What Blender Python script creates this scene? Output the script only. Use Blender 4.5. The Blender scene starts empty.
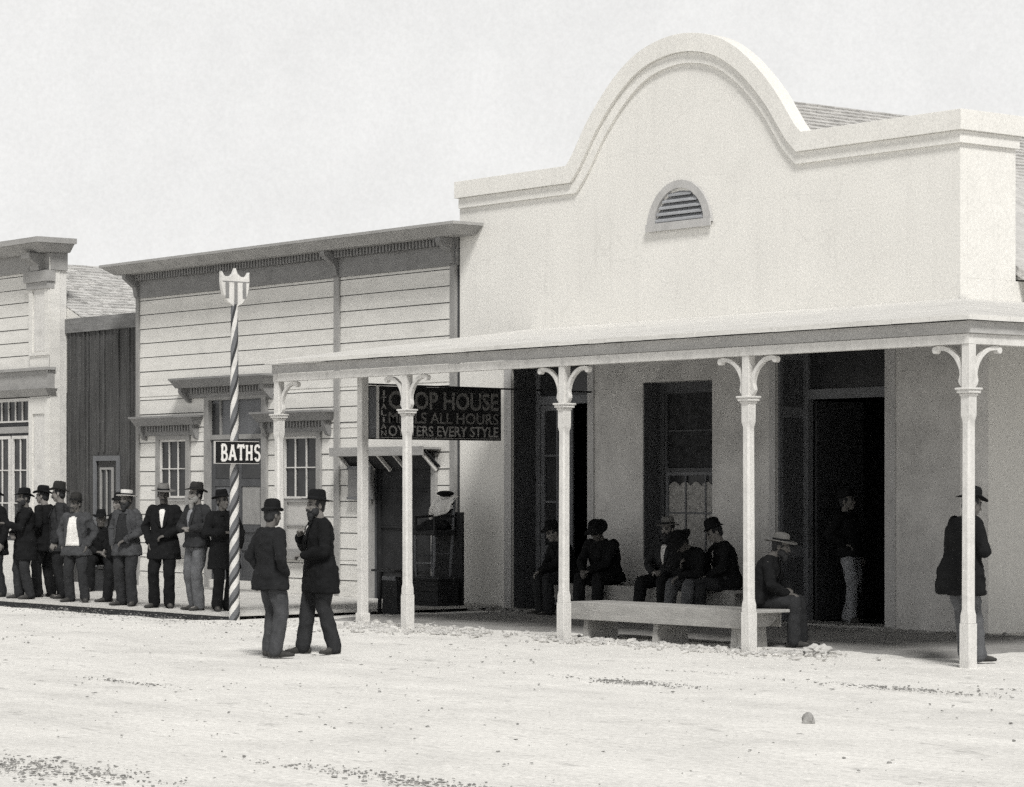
import bpy, bmesh, math, random
from mathutils import Vector, Matrix, noise, geometry
from mathutils.bvhtree import BVHTree
random.seed(7)
PI = math.pi
sc = bpy.context.scene
col = sc.collection
V = Vector

# ------------------------------------------------------------------ helpers
def sm(t): t = max(0., min(1., t)); return t*t*(3-2*t)

class MB:
    """collects geometry (world or local coordinates) and links it as one mesh object"""
    def __init__(s): s.v = []; s.f = []; s.m = []; s.cur = 0
    def add(s, vs, fs):
        o = len(s.v); s.v += [tuple(p) for p in vs]
        for f in fs: s.f.append([i+o for i in f]); s.m.append(s.cur)
        return s
    def box(s, x0, x1, y0, y1, z0, z1):
        vs = [(x, y, z) for z in (z0, z1) for y in (y0, y1) for x in (x0, x1)]
        return s.add(vs, [(0,2,3,1),(4,5,7,6),(0,1,5,4),(2,6,7,3),(0,4,6,2),(1,3,7,5)])
    def hexa(s, lo, hi):
        """box from 4 lower and 4 upper corners, both counter-clockwise from above"""
        return s.add(list(lo)+list(hi), [(3,2,1,0),(4,5,6,7),(0,1,5,4),(1,2,6,5),(2,3,7,6),(3,0,4,7)])
    def bar(s, a, b, w, h, up=(0,0,1)):
        a, b = V(a), V(b); d = (b-a).normalized(); u = V(up)
        if abs(d.dot(u)) > .98: u = V((0,1,0))
        r = d.cross(u).normalized(); u = r.cross(d)
        q = [(-1,-1),(1,-1),(1,1),(-1,1)]
        vs = [p+r*(i*w/2)+u*(j*h/2) for p in (a,b) for i,j in q]
        return s.add(vs, [(3,2,1,0),(4,5,6,7),(0,1,5,4),(1,2,6,5),(2,3,7,6),(3,0,4,7)])
    def poly(s, loops, axis, a, b):
        """2-D polygon with holes, extruded along axis from a to b. axis 'y': (x,z); 'x': (y,z); 'z': (x,y)"""
        def P(p, t):
            return {'y': (p[0], t, p[1]), 'x': (t, p[0], p[1]), 'z': (p[0], p[1], t)}[axis]
        tri = geometry.tessellate_polygon([[V((p[0], p[1], 0)) for p in L] for L in loops])
        flat = [p for L in loops for p in L]; n = len(flat)
        vs = [P(p, a) for p in flat] + [P(p, b) for p in flat]
        fs = [tuple(t) for t in tri] + [tuple(i+n for i in reversed(t)) for t in tri]
        o = 0
        for L in loops:
            k = len(L)
            for i in range(k):
                j = (i+1) % k; fs.append((o+i, o+j, o+j+n, o+i+n))
            o += k
        return s.add(vs, fs)
    def rings(s, rs, cap=True, closed=True):
        n = len(rs[0]); vs = [p for r in rs for p in r]; fs = []
        for i in range(len(rs)-1):
            for j in range(n if closed else n-1):
                k = (j+1) % n; fs.append((i*n+j, i*n+k, (i+1)*n+k, (i+1)*n+j))
        if cap and closed:
            fs.append(tuple(reversed(range(n)))); o = (len(rs)-1)*n; fs.append(tuple(o+j for j in range(n)))
        return s.add(vs, fs)
    def ell(s, c, r, M=None, nu=14, nv=9):
        c = V(c); rs = []
        for i in range(nv+1):
            a = PI*(i+.02)/(nv+.04) if 0 < i < nv else (.06 if i == 0 else PI-.06)
            rs.append([V((r[0]*math.sin(a)*math.cos(2*PI*j/nu), r[1]*math.sin(a)*math.sin(2*PI*j/nu), -r[2]*math.cos(a))) for j in range(nu)])
        if M: rs = [[M @ p for p in q] for q in rs]
        return s.rings([[p+c for p in q] for q in rs])
    def chain(s, pts, rads, n=12, sub=4, flat=1., flatdir=None, cap=True):
        """tapered tube through the points (Catmull-Rom), round ended"""
        P = [V(p) for p in pts]; R = list(rads); Q = []; RR = []
        for i in range(len(P)-1):
            p0, p1, p2, p3 = P[max(i-1,0)], P[i], P[i+1], P[min(i+2,len(P)-1)]
            for k in range(sub):
                t = k/sub
                Q.append(.5*((2*p1)+(p2-p0)*t+(2*p0-5*p1+4*p2-p3)*t*t+(3*p1-p0-3*p2+p3)*t**3)); RR.append(R[i]+(R[i+1]-R[i])*sm(t))
        Q.append(P[-1]); RR.append(R[-1])
        d0 = (Q[1]-Q[0]).normalized(); d1 = (Q[-1]-Q[-2]).normalized()
        if cap:
            ex = [(.5,.87),(.87,.5),(.99,.15)]
            pre = [(Q[0]-d0*RR[0]*a, RR[0]*b) for a,b in reversed(ex)]; post = [(Q[-1]+d1*RR[-1]*a, RR[-1]*b) for a,b in ex]
            Q = [p for p,_ in pre]+Q+[p for p,_ in post]; RR = [r for _,r in pre]+RR+[r for _,r in post]
        u = None; rs = []
        for i, p in enumerate(Q):
            d = (Q[min(i+1,len(Q)-1)]-Q[max(i-1,0)]).normalized()
            if u is None:
                u = V(flatdir) if flatdir else (V((0,0,1)) if abs(d.z) < .9 else V((0,1,0)))
            u = (u-d*u.dot(d)).normalized(); w = d.cross(u)
            rs.append([p+u*(RR[i]*flat*math.cos(2*PI*j/n))+w*(RR[i]*math.sin(2*PI*j/n)) for j in range(n)])
        return s.rings(rs)
    def mesh(s, name, mats):
        me = bpy.data.meshes.new(name); me.from_pydata(s.v, [], s.f)
        for m in (mats if isinstance(mats, (list, tuple)) else [mats]): me.materials.append(m)
        if any(s.m): me.polygons.foreach_set('material_index', s.m)
        bm = bmesh.new(); bm.from_mesh(me); bmesh.ops.recalc_face_normals(bm, faces=bm.faces); bm.to_mesh(me); bm.free()
        return me
    def build(s, name, mats, parent=None, local=False, smooth=False, bevel=0):
        me = s.mesh(name, mats)
        if parent and not local:
            w = V((0,0,0)); p = parent
            while p: w += p.location; p = p.parent
            me.transform(Matrix.Translation(-w))
        if smooth: me.polygons.foreach_set('use_smooth', [True]*len(me.polygons))
        return link(name, me, parent, bevel)

def link(name, me, parent=None, bevel=0):
    o = bpy.data.objects.new(name, me); col.objects.link(o); o.parent = parent
    if bevel:
        b = o.modifiers.new('bevel', 'BEVEL'); b.width = bevel; b.segments = 1; b.limit_method = 'ANGLE'; b.angle_limit = .6
    return o
def tag(o, label=None, cat=None, group=None, kind=None):
    for k, v in (('label',label),('category',cat),('group',group),('kind',kind)):
        if v: o[k] = v
    return o
def empty(name, loc, label, cat, group=None):
    o = bpy.data.objects.new(name, None); o.location = loc; col.objects.link(o); o.empty_display_size = .2
    return tag(o, label, cat, group)
def copy_tree(o, parent=None):
    kids = [c for c in bpy.data.objects if c.parent == o]
    c = o.copy(); col.objects.link(c); c.parent = parent
    for k in kids: copy_tree(k, c)
    return c

# ------------------------------------------------------------------ materials
WARM = (1.0, .985, .955)
COOL = (.95, .975, 1.03)
def mat(name, g, tint=WARM, rough=.85, var=.15, scale=6., stretch=(1,1,1), bump=.0, bscale=60., stain=0., stain_scale=1.2, spec=.2, fine=.0, grain=0.):
    """grey procedural surface: large mottling, stretched grain, shaped stains and bump"""
    m = bpy.data.materials.new(name); m.use_nodes = True; nt = m.node_tree; N = nt.nodes; L = nt.links
    bs = N['Principled BSDF']; bs.inputs['Roughness'].default_value = rough; bs.inputs['Specular IOR Level'].default_value = spec
    tc = N.new('ShaderNodeTexCoord'); mp = N.new('ShaderNodeMapping'); mp.inputs['Scale'].default_value = stretch
    L.new(tc.outputs['Object'], mp.inputs['Vector'])
    n1 = N.new('ShaderNodeTexNoise'); n1.inputs['Scale'].default_value = scale; n1.inputs['Detail'].default_value = 6; n1.inputs['Roughness'].default_value = .65
    L.new(mp.outputs[0], n1.inputs['Vector'])
    r1 = N.new('ShaderNodeMapRange'); r1.inputs['From Min'].default_value = .3; r1.inputs['From Max'].default_value = .7
    r1.inputs['To Min'].default_value = g*(1-var); r1.inputs['To Max'].default_value = g*(1+var)
    L.new(n1.outputs['Fac'], r1.inputs['Value']); val = r1.outputs[0]
    def mul(a, b):
        k = N.new('ShaderNodeMath'); k.operation = 'MULTIPLY'; L.new(a, k.inputs[0]); L.new(b, k.inputs[1]); return k.outputs[0]
    if stain:
        n2 = N.new('ShaderNodeTexNoise'); n2.inputs['Scale'].default_value = stain_scale; n2.inputs['Detail'].default_value = 8; n2.inputs['Roughness'].default_value = .7
        L.new(tc.outputs['Object'], n2.inputs['Vector'])
        r2 = N.new('ShaderNodeMapRange'); r2.inputs['From Min'].default_value = .5; r2.inputs['From Max'].default_value = .72
        r2.inputs['To Min'].default_value = 1.; r2.inputs['To Max'].default_value = 1-stain
        L.new(n2.outputs['Fac'], r2.inputs['Value']); val = mul(val, r2.outputs[0])
    if grain:
        n4 = N.new('ShaderNodeTexNoise'); n4.inputs['Scale'].default_value = 34.; n4.inputs['Detail'].default_value = 3
        L.new(tc.outputs['Object'], n4.inputs['Vector'])
        r4 = N.new('ShaderNodeMapRange'); r4.inputs['From Min'].default_value = .25; r4.inputs['From Max'].default_value = .75
        r4.inputs['To Min'].default_value = 1-grain; r4.inputs['To Max'].default_value = 1+grain
        L.new(n4.outputs['Fac'], r4.inputs['Value']); val = mul(val, r4.outputs[0])
    cc = N.new('ShaderNodeVectorMath'); cc.operation = 'SCALE'; cc.inputs[0].default_value = tint
    L.new(val, cc.inputs['Scale']); L.new(cc.outputs[0], bs.inputs['Base Color'])
    if bump:
        n3 = N.new('ShaderNodeTexNoise'); n3.inputs['Scale'].default_value = bscale; n3.inputs['Detail'].default_value = 5
        L.new(mp.outputs[0], n3.inputs['Vector'])
        b = N.new('ShaderNodeBump'); b.inputs['Strength'].default_value = bump; b.inputs['Distance'].default_value = .02
        L.new(n3.outputs['Fac'], b.inputs['Height']); L.new(b.outputs[0], bs.inputs['Normal'])
    return m
M = {}
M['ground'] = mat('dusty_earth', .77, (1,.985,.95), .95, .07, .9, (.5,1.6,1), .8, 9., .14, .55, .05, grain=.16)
M['plaster'] = mat('lime_plaster', .74, (1,.985,.945), .92, .06, 1.6, (1,1,1), .45, 22., .12, .8, .05, grain=.09)
def weathered(name, **k):
    m = mat(name, **k); nt = m.node_tree; N = nt.nodes; L = nt.links; bs = N['Principled BSDF']; src = bs.inputs['Base Color'].links[0].from_socket
    tc = N.new('ShaderNodeTexCoord'); mp = N.new('ShaderNodeMapping'); mp.inputs['Scale'].default_value = (2.6,2.6,.16); L.new(tc.outputs['Object'], mp.inputs['Vector'])
    n = N.new('ShaderNodeTexNoise'); n.inputs['Scale'].default_value = 2.2; n.inputs['Detail'].default_value = 7; n.inputs['Roughness'].default_value = .7; L.new(mp.outputs[0], n.inputs['Vector'])
    r = N.new('ShaderNodeMapRange'); r.inputs['From Min'].default_value = .52; r.inputs['From Max'].default_value = .74; r.inputs['To Min'].default_value = 1.; r.inputs['To Max'].default_value = .93; L.new(n.outputs['Fac'], r.inputs['Value'])
    wn = N.new('ShaderNodeTexNoise'); wn.inputs['Scale'].default_value = 1.7; wn.inputs['Detail'].default_value = 5; L.new(tc.outputs['Object'], wn.inputs['Vector'])
    wa = N.new('ShaderNodeVectorMath'); wa.operation = 'MULTIPLY_ADD'; wa.inputs[1].default_value = (.5,.5,.5); L.new(wn.outputs['Color'], wa.inputs[0]); L.new(tc.outputs['Object'], wa.inputs[2])
    vo = N.new('ShaderNodeTexVoronoi'); vo.feature = 'DISTANCE_TO_EDGE'; vo.inputs['Scale'].default_value = .55; L.new(wa.outputs[0], vo.inputs['Vector'])
    c = N.new('ShaderNodeMapRange'); c.inputs['From Min'].default_value = .0; c.inputs['From Max'].default_value = .006; c.inputs['To Min'].default_value = .93; c.inputs['To Max'].default_value = 1.; L.new(vo.outputs['Distance'], c.inputs['Value'])
    a = N.new('ShaderNodeMath'); a.operation = 'MULTIPLY'; L.new(r.outputs[0], a.inputs[0]); L.new(c.outputs[0], a.inputs[1])
    sc_ = N.new('ShaderNodeVectorMath'); sc_.operation = 'SCALE'; L.new(src, sc_.inputs[0]); L.new(a.outputs[0], sc_.inputs['Scale']); L.new(sc_.outputs[0], bs.inputs['Base Color'])
    return m
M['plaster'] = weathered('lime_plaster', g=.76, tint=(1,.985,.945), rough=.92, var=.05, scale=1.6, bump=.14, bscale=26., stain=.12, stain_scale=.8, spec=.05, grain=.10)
M['plaster_shaded'] = weathered('shaded_stained_plaster', g=.60, tint=(1,.985,.96), rough=.92, var=.16, scale=1.3, bump=.25, bscale=20., stain=.30, stain_scale=1.1, spec=.05, grain=.12)  # porch shade put into a darker plaster tone, with heavier stains
M['paint_cream'] = mat('cream_paint', .69, (1,.985,.945), .7, .07, 3., (.5,.5,3), .2, 40., .12, 1.5, grain=.05)
M['paint_white'] = mat('white_paint', .65, WARM, .75, .07, 5., (3,3,.35), .3, 40., .28, 3.5, grain=.08)
M['paint_trim'] = mat('weathered_trim_paint', .34, (1,.99,.97), .75, .10, 5., (.6,1,2), .2, 40., .2, 2., grain=.06)
M['paint_grey'] = mat('grey_paint', .235, (1,.995,.99), .75, .10, 5., (.6,1,2), .2, 40., .2, 2., grain=.06)
M['paint_frame'] = mat('window_frame_paint', .30, (1,.99,.97), .75, .12, 5., (1,1,.5), .2, 40., .2, 2.)
M['wood_light'] = mat('bare_pine', .36, (1,.985,.95), .85, .14, 4., (.5,3,3), .4, 30., .22, 2., grain=.06)
M['wood_roof'] = mat('roof_planking', .66, (1,.985,.95), .8, .08, 2., (.4,2,2), .3, 20., .15, 1.5, grain=.05)
M['wood_walk'] = mat('walk_planking', .56, (1,.985,.95), .9, .12, 4., (3,.5,3), .4, 25., .2, 2., grain=.06)
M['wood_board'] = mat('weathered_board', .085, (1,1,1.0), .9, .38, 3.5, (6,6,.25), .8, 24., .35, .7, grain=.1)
M['wood_dark'] = mat('dark_wood', .05, COOL, .7, .25, 4., (1,1,3), .3, 30., .2, 2.)
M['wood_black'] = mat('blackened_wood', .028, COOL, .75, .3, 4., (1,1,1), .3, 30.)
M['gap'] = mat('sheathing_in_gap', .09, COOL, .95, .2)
M['shingle'] = mat('weathered_shingle', .54, (1,.985,.96), .95, .16, 5., (1,1,1), .5, 30., .25, 3., grain=.12)
M['shingle_pale'] = mat('pale_shingle', .56, (1,.99,.97), .95, .22, 5., (1,1,1), .5, 30., .2, 3., grain=.12)
M['glass'] = mat('window_glass', .04, COOL, .22, .4, 2., spec=.2)
M['blind'] = mat('window_blind', .50, WARM, .9, .06, 5., grain=.05)
M['curtain'] = mat('lace_curtain', .34, WARM, .9, .35, 16., grain=.3)
M['door'] = mat('door_paint', .085, COOL, .6, .2, 4., (1,1,.4), .2, 30.)
M['door_mid'] = mat('door_frame_paint', .16, COOL, .7, .12, 4., (1,1,.4), .2, 30.)
M['jamb'] = mat('door_casing_paint', .46, (1,.99,.98), .7, .1, 4., (1,1,.4), .2, 30., .15, 2.)
M['sign_black'] = mat('sign_black', .012, COOL, .5, .3, 6., spec=.3)
M['letter_grey'] = mat('faded_lettering', .16, WARM, .7, .3, 9.)
M['letter_pale'] = mat('pale_lettering', .30, WARM, .7, .3, 9.)
M['letter_white'] = mat('white_lettering', .78, WARM, .7, .06, 9.)
M['louver'] = mat('louver_wood', .36, COOL, .8, .15, 5., (1,3,3), .3, 30.)
M['rock'] = mat('grey_stone', .30, WARM, .95, .3, 8., bump=.6, bscale=20.)
M['debris'] = mat('dry_debris', .26, WARM, .95, .45, 9.)
M['pebble'] = mat('pale_pebble', .52, WARM, .95, .3, 9.)
M['paper'] = mat('crumpled_paper', .50, WARM, .9, .1, 9.)
M['brass'] = mat('knob_china', .6, WARM, .3, .1)
M['iron'] = mat('iron_rod', .03, COOL, .5, .2)
def cloth(n, g, tint=COOL, var=.22):
    return mat(n, g, tint, .95, var, 9., (1,1,1), .5, 120., .18, 5., .08, grain=.12)
C = dict(black=cloth('black_wool',.014), dark=cloth('dark_wool',.022), char=cloth('charcoal_wool',.036), grey=cloth('grey_wool',.066),
         mid=cloth('faded_denim',.12), light=cloth('pale_twill',.26), white=cloth('white_linen',.74,WARM,.06), vest=cloth('vest_wool',.03),
         felt=cloth('black_felt',.014), feltg=cloth('grey_felt',.17,WARM), felts=cloth('pale_straw',.62,WARM,.1), feltd=cloth('dusty_felt',.035,WARM),
         band=cloth('hat_ribbon',.02), shoe=cloth('dusty_leather',.06,WARM), shoed=cloth('dark_leather',.04))
SKIN = mat('skin', .20, (1.0,.95,.9), .6, .08, 20.); SKIND = mat('tanned_skin', .125, (1.0,.95,.9), .6, .1, 20.)
HAIRD = mat('dark_hair', .03, COOL, .8, .3, 40., (1,1,.2)); HAIRG = mat('grey_beard_hair', .24, WARM, .85, .3, 40., (1,1,.2))
EYE = mat('eye', .03, COOL, .4, .1); LIP = mat('lips', .12, (1,.93,.9), .6, .05)

# ------------------------------------------------------------------ world, sun, camera
w = bpy.data.worlds.new('World'); sc.world = w; w.use_nodes = True
N = w.node_tree.nodes; L = w.node_tree.links; bg = N['Background']
SUN = V((.57, -.345, .745)).normalized()
sky = N.new('ShaderNodeTexSky'); sky.sky_type = 'NISHITA'; sky.sun_disc = False
sky.sun_elevation = math.asin(SUN.z); sky.sun_rotation = math.atan2(SUN.x, SUN.y); sky.dust_density = 3.
bw = N.new('ShaderNodeRGBToBW'); L.new(sky.outputs[0], bw.inputs[0])
tc = N.new('ShaderNodeTexCoord'); nz = N.new('ShaderNodeTexNoise'); nz.inputs['Scale'].default_value = 22.; nz.inputs['Detail'].default_value = 9; nz.inputs['Roughness'].default_value = .72
L.new(tc.outputs['Generated'], nz.inputs['Vector'])
mr = N.new('ShaderNodeMapRange'); mr.inputs['From Min'].default_value = .3; mr.inputs['From Max'].default_value = .7
mr.inputs['To Min'].default_value = 8.6; mr.inputs['To Max'].default_value = 9.5; L.new(nz.outputs['Fac'], mr.inputs['Value'])
n5 = N.new('ShaderNodeTexNoise'); n5.inputs['Scale'].default_value = 620.; n5.inputs['Detail'].default_value = 4; n5.inputs['Roughness'].default_value = .75; L.new(tc.outputs['Generated'], n5.inputs['Vector'])
r5 = N.new('ShaderNodeMapRange'); r5.inputs['From Min'].default_value = .3; r5.inputs['From Max'].default_value = .7; r5.inputs['To Min'].default_value = .95; r5.inputs['To Max'].default_value = 1.05; L.new(n5.outputs['Fac'], r5.inputs['Value'])
m5 = N.new('ShaderNodeMath'); m5.operation = 'MULTIPLY'; L.new(mr.outputs[0], m5.inputs[0]); L.new(r5.outputs[0], m5.inputs[1])
mx = N.new('ShaderNodeMix'); mx.data_type = 'FLOAT'; mx.inputs[0].default_value = .93
L.new(bw.outputs[0], mx.inputs[2]); L.new(m5.outputs[0], mx.inputs[3])
sx = N.new('ShaderNodeSeparateXYZ'); L.new(tc.outputs['Generated'], sx.inputs[0])
gr = N.new('ShaderNodeMapRange'); gr.interpolation_type = 'SMOOTHSTEP'; gr.inputs['From Min'].default_value = .19; gr.inputs['From Max'].default_value = .55
gr.inputs['To Min'].default_value = 1.; gr.inputs['To Max'].default_value = .28; L.new(sx.outputs['Z'], gr.inputs['Value'])
gm = N.new('ShaderNodeMath'); gm.operation = 'MULTIPLY'; L.new(mx.outputs[0], gm.inputs[0]); L.new(gr.outputs[0], gm.inputs[1])
vs = N.new('ShaderNodeVectorMath'); vs.operation = 'SCALE'; vs.inputs[0].default_value = (1, .997, .985); L.new(gm.outputs[0], vs.inputs['Scale'])
L.new(vs.outputs[0], bg.inputs['Color']); bg.inputs['Strength'].default_value = .1
sl = bpy.data.lights.new('sun', 'SUN'); sl.energy = 3.3; sl.angle = math.radians(14); sl.color = (1, .98, .94)
so = bpy.data.objects.new('sun', sl); so.rotation_euler = SUN.to_track_quat('Z', 'Y').to_euler(); so.location = (10,-10,20); col.objects.link(so)
cam = bpy.data.cameras.new('camera'); cam.sensor_width = 36; cam.lens = 36*2700/1024; cam.shift_y = 94.5/1024; cam.clip_start = .1; cam.clip_end = 3000
co = bpy.data.objects.new('camera', cam); co.location = (17.89, -20.06, 1.75); co.rotation_euler = (PI/2, 0, math.atan2(.7806, .625)); col.objects.link(co); sc.camera = co
sc.view_settings.view_transform = 'Standard'; sc.view_settings.look = 'None'; sc.view_settings.exposure = 0; sc.view_settings.gamma = 1
sc.render.engine = 'CYCLES'; sc.cycles.use_denoising = False; sc.cycles.adaptive_threshold = .04; sc.cycles.adaptive_min_samples = 20

# ------------------------------------------------------------------ ground
def axis(lo, hi, a, b, step, far):
    c = []; x = a
    while x <= b: c.append(x); x += step
    s = step; x = a
    pre = []
    while x > -far: s *= 1.5; x -= s; pre.append(x)
    s = step; x = c[-1]; post = []
    while x < far: s *= 1.5; x += s; post.append(x)
    return pre[::-1]+c+post
xs = axis(0,0,-20,9,.13,900); ys = axis(0,0,-13.5,5,.13,900)
g = MB(); nx = len(xs); vv = []
for y in ys:
    for x in xs:
        h = 0
        if -21 < x < 10 and -14.5 < y < 5:
            h = .030*noise.noise(V((x*.35, y*.8, 0)))+.016*noise.noise(V((x*1.1, y*2.2, 3)))+.010*noise.noise(V((x*4, y*4, 9)))
            h += -.022*max(0,1-abs(((y+4.2+.3*noise.noise(V((x*.2,2,2))))%1.55)-.5)*9)*(1 if -10 < y < -2.2 else 0)*(.5+.5*noise.noise(V((x*.5,y*.3,7))))+.006*noise.noise(V((x*9,y*9,1)))
            h = h*.8-.014
            if y > 3.5: h = h*.5
            if x < -12.7: h -= (.05+.02*noise.noise(V((x*1.5,y*2,0))))*sm((y+1.7)/1.0)*sm((-12.7-x)/.5)
        else: h = -.02
        vv.append((x, y, h))
g.add(vv, [(j*nx+i, j*nx+i+1, (j+1)*nx+i+1, (j+1)*nx+i) for j in range(len(ys)-1) for i in range(nx-1)])
nt = M['ground'].node_tree; N = nt.nodes; L = nt.links; bs = N['Principled BSDF']; src = bs.inputs['Base Color'].links[0].from_socket
tcg = N.new('ShaderNodeTexCoord'); mpg = N.new('ShaderNodeMapping'); mpg.inputs['Scale'].default_value = (.7,1.5,1); L.new(tcg.outputs['Object'], mpg.inputs['Vector'])
def flecks(scale, lo, hi, dark):
    n = N.new('ShaderNodeTexNoise'); n.inputs['Scale'].default_value = scale; n.inputs['Detail'].default_value = 9; n.inputs['Roughness'].default_value = .72; L.new(mpg.outputs[0], n.inputs['Vector'])
    r = N.new('ShaderNodeMapRange'); r.inputs['From Min'].default_value = lo; r.inputs['From Max'].default_value = hi; r.inputs['To Min'].default_value = 1.; r.inputs['To Max'].default_value = dark; L.new(n.outputs['Fac'], r.inputs['Value']); return r.outputs[0]
out = None
for q in (flecks(2.2,.58,.70,.74), flecks(7.,.60,.72,.62), flecks(.45,.52,.70,.86), flecks(1.1,.60,.68,.80), flecks(14.,.56,.70,.74)):
    if out is None: out = q
    else:
        k = N.new('ShaderNodeMath'); k.operation = 'MULTIPLY'; L.new(out, k.inputs[0]); L.new(q, k.inputs[1]); out = k.outputs[0]
sv = N.new('ShaderNodeVectorMath'); sv.operation = 'SCALE'; L.new(src, sv.inputs[0]); L.new(out, sv.inputs['Scale']); L.new(sv.outputs[0], bs.inputs['Base Color'])
tag(g.build('ground', M['ground'], smooth=True), kind='structure')

def shade_sheet_h(x, y): return .012+.012*noise.noise(V((x*1.3,y*1.3,5)))+.008*noise.noise(V((x*5,y*5,2)))
g = MB(); nx_, ny_ = 120, 44; vv = []
for j in range(ny_+1):
    for i in range(nx_+1):
        u, v = i/nx_, j/ny_; x = -12.6+(12.0+.0)*u; y0 = .42+.30*noise.noise(V((x*.8,1,1)))+.14*noise.noise(V((x*3,1,4)))
        y = y0+(4.46-y0)*v; e = sm(v*6)*sm(u*14)*sm((1-u)*14); vv.append((x, y, shade_sheet_h(x,y)*e+(-.06)*(1-e)))
g.add(vv, [(j*(nx_+1)+i,j*(nx_+1)+i+1,(j+1)*(nx_+1)+i+1,(j+1)*(nx_+1)+i) for j in range(ny_) for i in range(nx_)])
M['shade_earth'] = mat('porch_shade_earth', .30, (1,.985,.96), .95, .2, 2.5, (.6,1.4,1), .6, 16., .25, 1.2, .05, grain=.14)  # shade under the porch painted as a darker sheet over the ground
tag(g.build('porch_shade_sheet', M['shade_earth'], smooth=True), kind='structure')

# plank boardwalk before the wooden shops
g = MB(); x = -44.; bwz = .05
while x < -12.95:
    wd = random.uniform(.19, .26); x1 = min(x+wd, -12.9)
    g.box(x, x1-.012, -.3+random.uniform(-.015,.015), 4.34, bwz-.035, bwz+random.uniform(-.004,.004)); x += wd
bwk = g.build('boardwalk', M['wood_walk']); tag(bwk, kind='structure')
g = MB(); g.box(-44, -12.92, -.262, -.2, -.2, .012); g.box(-44,-12.92, 2., 2.1, -.2, .012); g.box(-44,-12.92,4.1,4.2,-.2,.012)
g.build('sleeper', M['wood_dark'], bwk)

# ------------------------------------------------------------------ shared building pieces
def siding(x0, x1, z0, z1, yf, holes, e=.248):
    """horizontal boards with dark joints; yf = front face"""
    mb = MB(); z = z0
    while z < z1-.02:
        zt = min(z+e, z1)
        cuts = sorted({z, zt} | {h for H in holes for h in (H[2], H[3]) if z < h < zt})
        for a, b in zip(cuts, cuts[1:]):
            segs = [(x0, x1)]
            for H in holes:
                if H[2] < b-1e-4 and H[3] > a+1e-4:
                    segs = [q for s_ in segs for q in ((s_[0], min(s_[1], H[0])), (max(s_[0], H[1]), s_[1])) if q[1]-q[0] > .01]
            gap = .014 if abs(b-zt) < 1e-6 and zt < z1-.01 else 0
            for s_ in segs:
                # butt joints, random lengths
                p = s_[0]
                while p < s_[1]-.01:
                    q = min(p+random.uniform(2.6, 4.8), s_[1])
                    if s_[1]-q < .6: q = s_[1]
                    j = random.uniform(-.0025, .0025)
                    o = .010
                    mb.hexa([(p,yf-o+j,a),(q-.003,yf-o+j,a),(q-.003,yf+.02,a),(p,yf+.02,a)],
                            [(p,yf+j,b-gap),(q-.003,yf+j,b-gap),(q-.003,yf+.02,b-gap),(p,yf+.02,b-gap)])
                    p = q
        z = zt
    return mb
def backing(x0, x1, z0, z1, y0, y1, holes):
    return MB().poly([[(x0,z0),(x1,z0),(x1,z1),(x0,z1)]]+[[(a,c),(a,d),(b,d),(b,c)] for a,b,c,d in holes], 'y', y0, y1)
def hood(x0, x1, z, yf, parent, dentil=True, dep=.24):
    """projecting cap over an opening: crown, frieze, brackets, dentils"""
    g = MB()
    g.hexa([(x0+.07,yf-dep+.08,z),(x1-.07,yf-dep+.08,z),(x1-.07,yf,z),(x0+.07,yf,z)], [(x0,yf-dep,z+.13),(x1,yf-dep,z+.13),(x1,yf,z+.13),(x0,yf,z+.13)])
    g.box(x0-.015, x1+.015, yf-dep-.015, yf, z+.131, z+.165)
    h = g.build('hood', M['paint_grey'], parent)
    g = MB(); g.box(x0+.2, x1-.2, yf-.06, yf-.002, z-.17, z-.001)
    for bx in (x0+.17, x1-.17):
        g.poly([[(yf-.001,z-.002),(yf-dep+.1,z-.002),(yf-dep+.1,z-.07),(yf-.07,z-.22),(yf-.001,z-.25)]], 'x', bx-.045, bx+.045)
    n = int((x1-x0-.6)/.085)
    for i in range(n):
        a = x0+.3+(x1-x0-.6)*(i+.25)/n; g.box(a, a+.04, yf-.095, yf-.062, z-.1, z-.003)
    g.build('hood_bracket', M['paint_grey'], h)
    return h
def sash_bars(x0, x1, z0, z1, y, cols, rows, t=.026, fr=.05):
    g = MB(); d = .03
    g.box(x0, x0+fr, y-d, y, z0, z1); g.box(x1-fr, x1, y-d, y, z0, z1)
    g.box(x0+fr, x1-fr, y-d, y, z0, z0+fr); g.box(x0+fr, x1-fr, y-d, y, z1-fr, z1)
    for i in range(1, cols):
        a = x0+(x1-x0)*i/cols; g.box(a-t/2, a+t/2, y-d+.004, y-.003, z0+fr, z1-fr)
    for i in range(1, rows):
        a = z0+(z1-z0)*i/rows; g.box(x0+fr, x1-fr, y-d+.007, y-.005, a-t/2, a+t/2)
    return g
def casing(x0, x1, z0, z1, w, y0, y1, bottom=False, sides=True):
    g = MB()
    g.box(x0-w, x0, y0, y1, z0, z1+w); g.box(x1, x1+w, y0, y1, z0, z1+w); g.box(x0, x1, y0, y1, z1, z1+w)
    if bottom: g.box(x0-w-.05, x1+w+.05, y0-.05, y1, z0-w, z0-.001)
    return g
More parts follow.
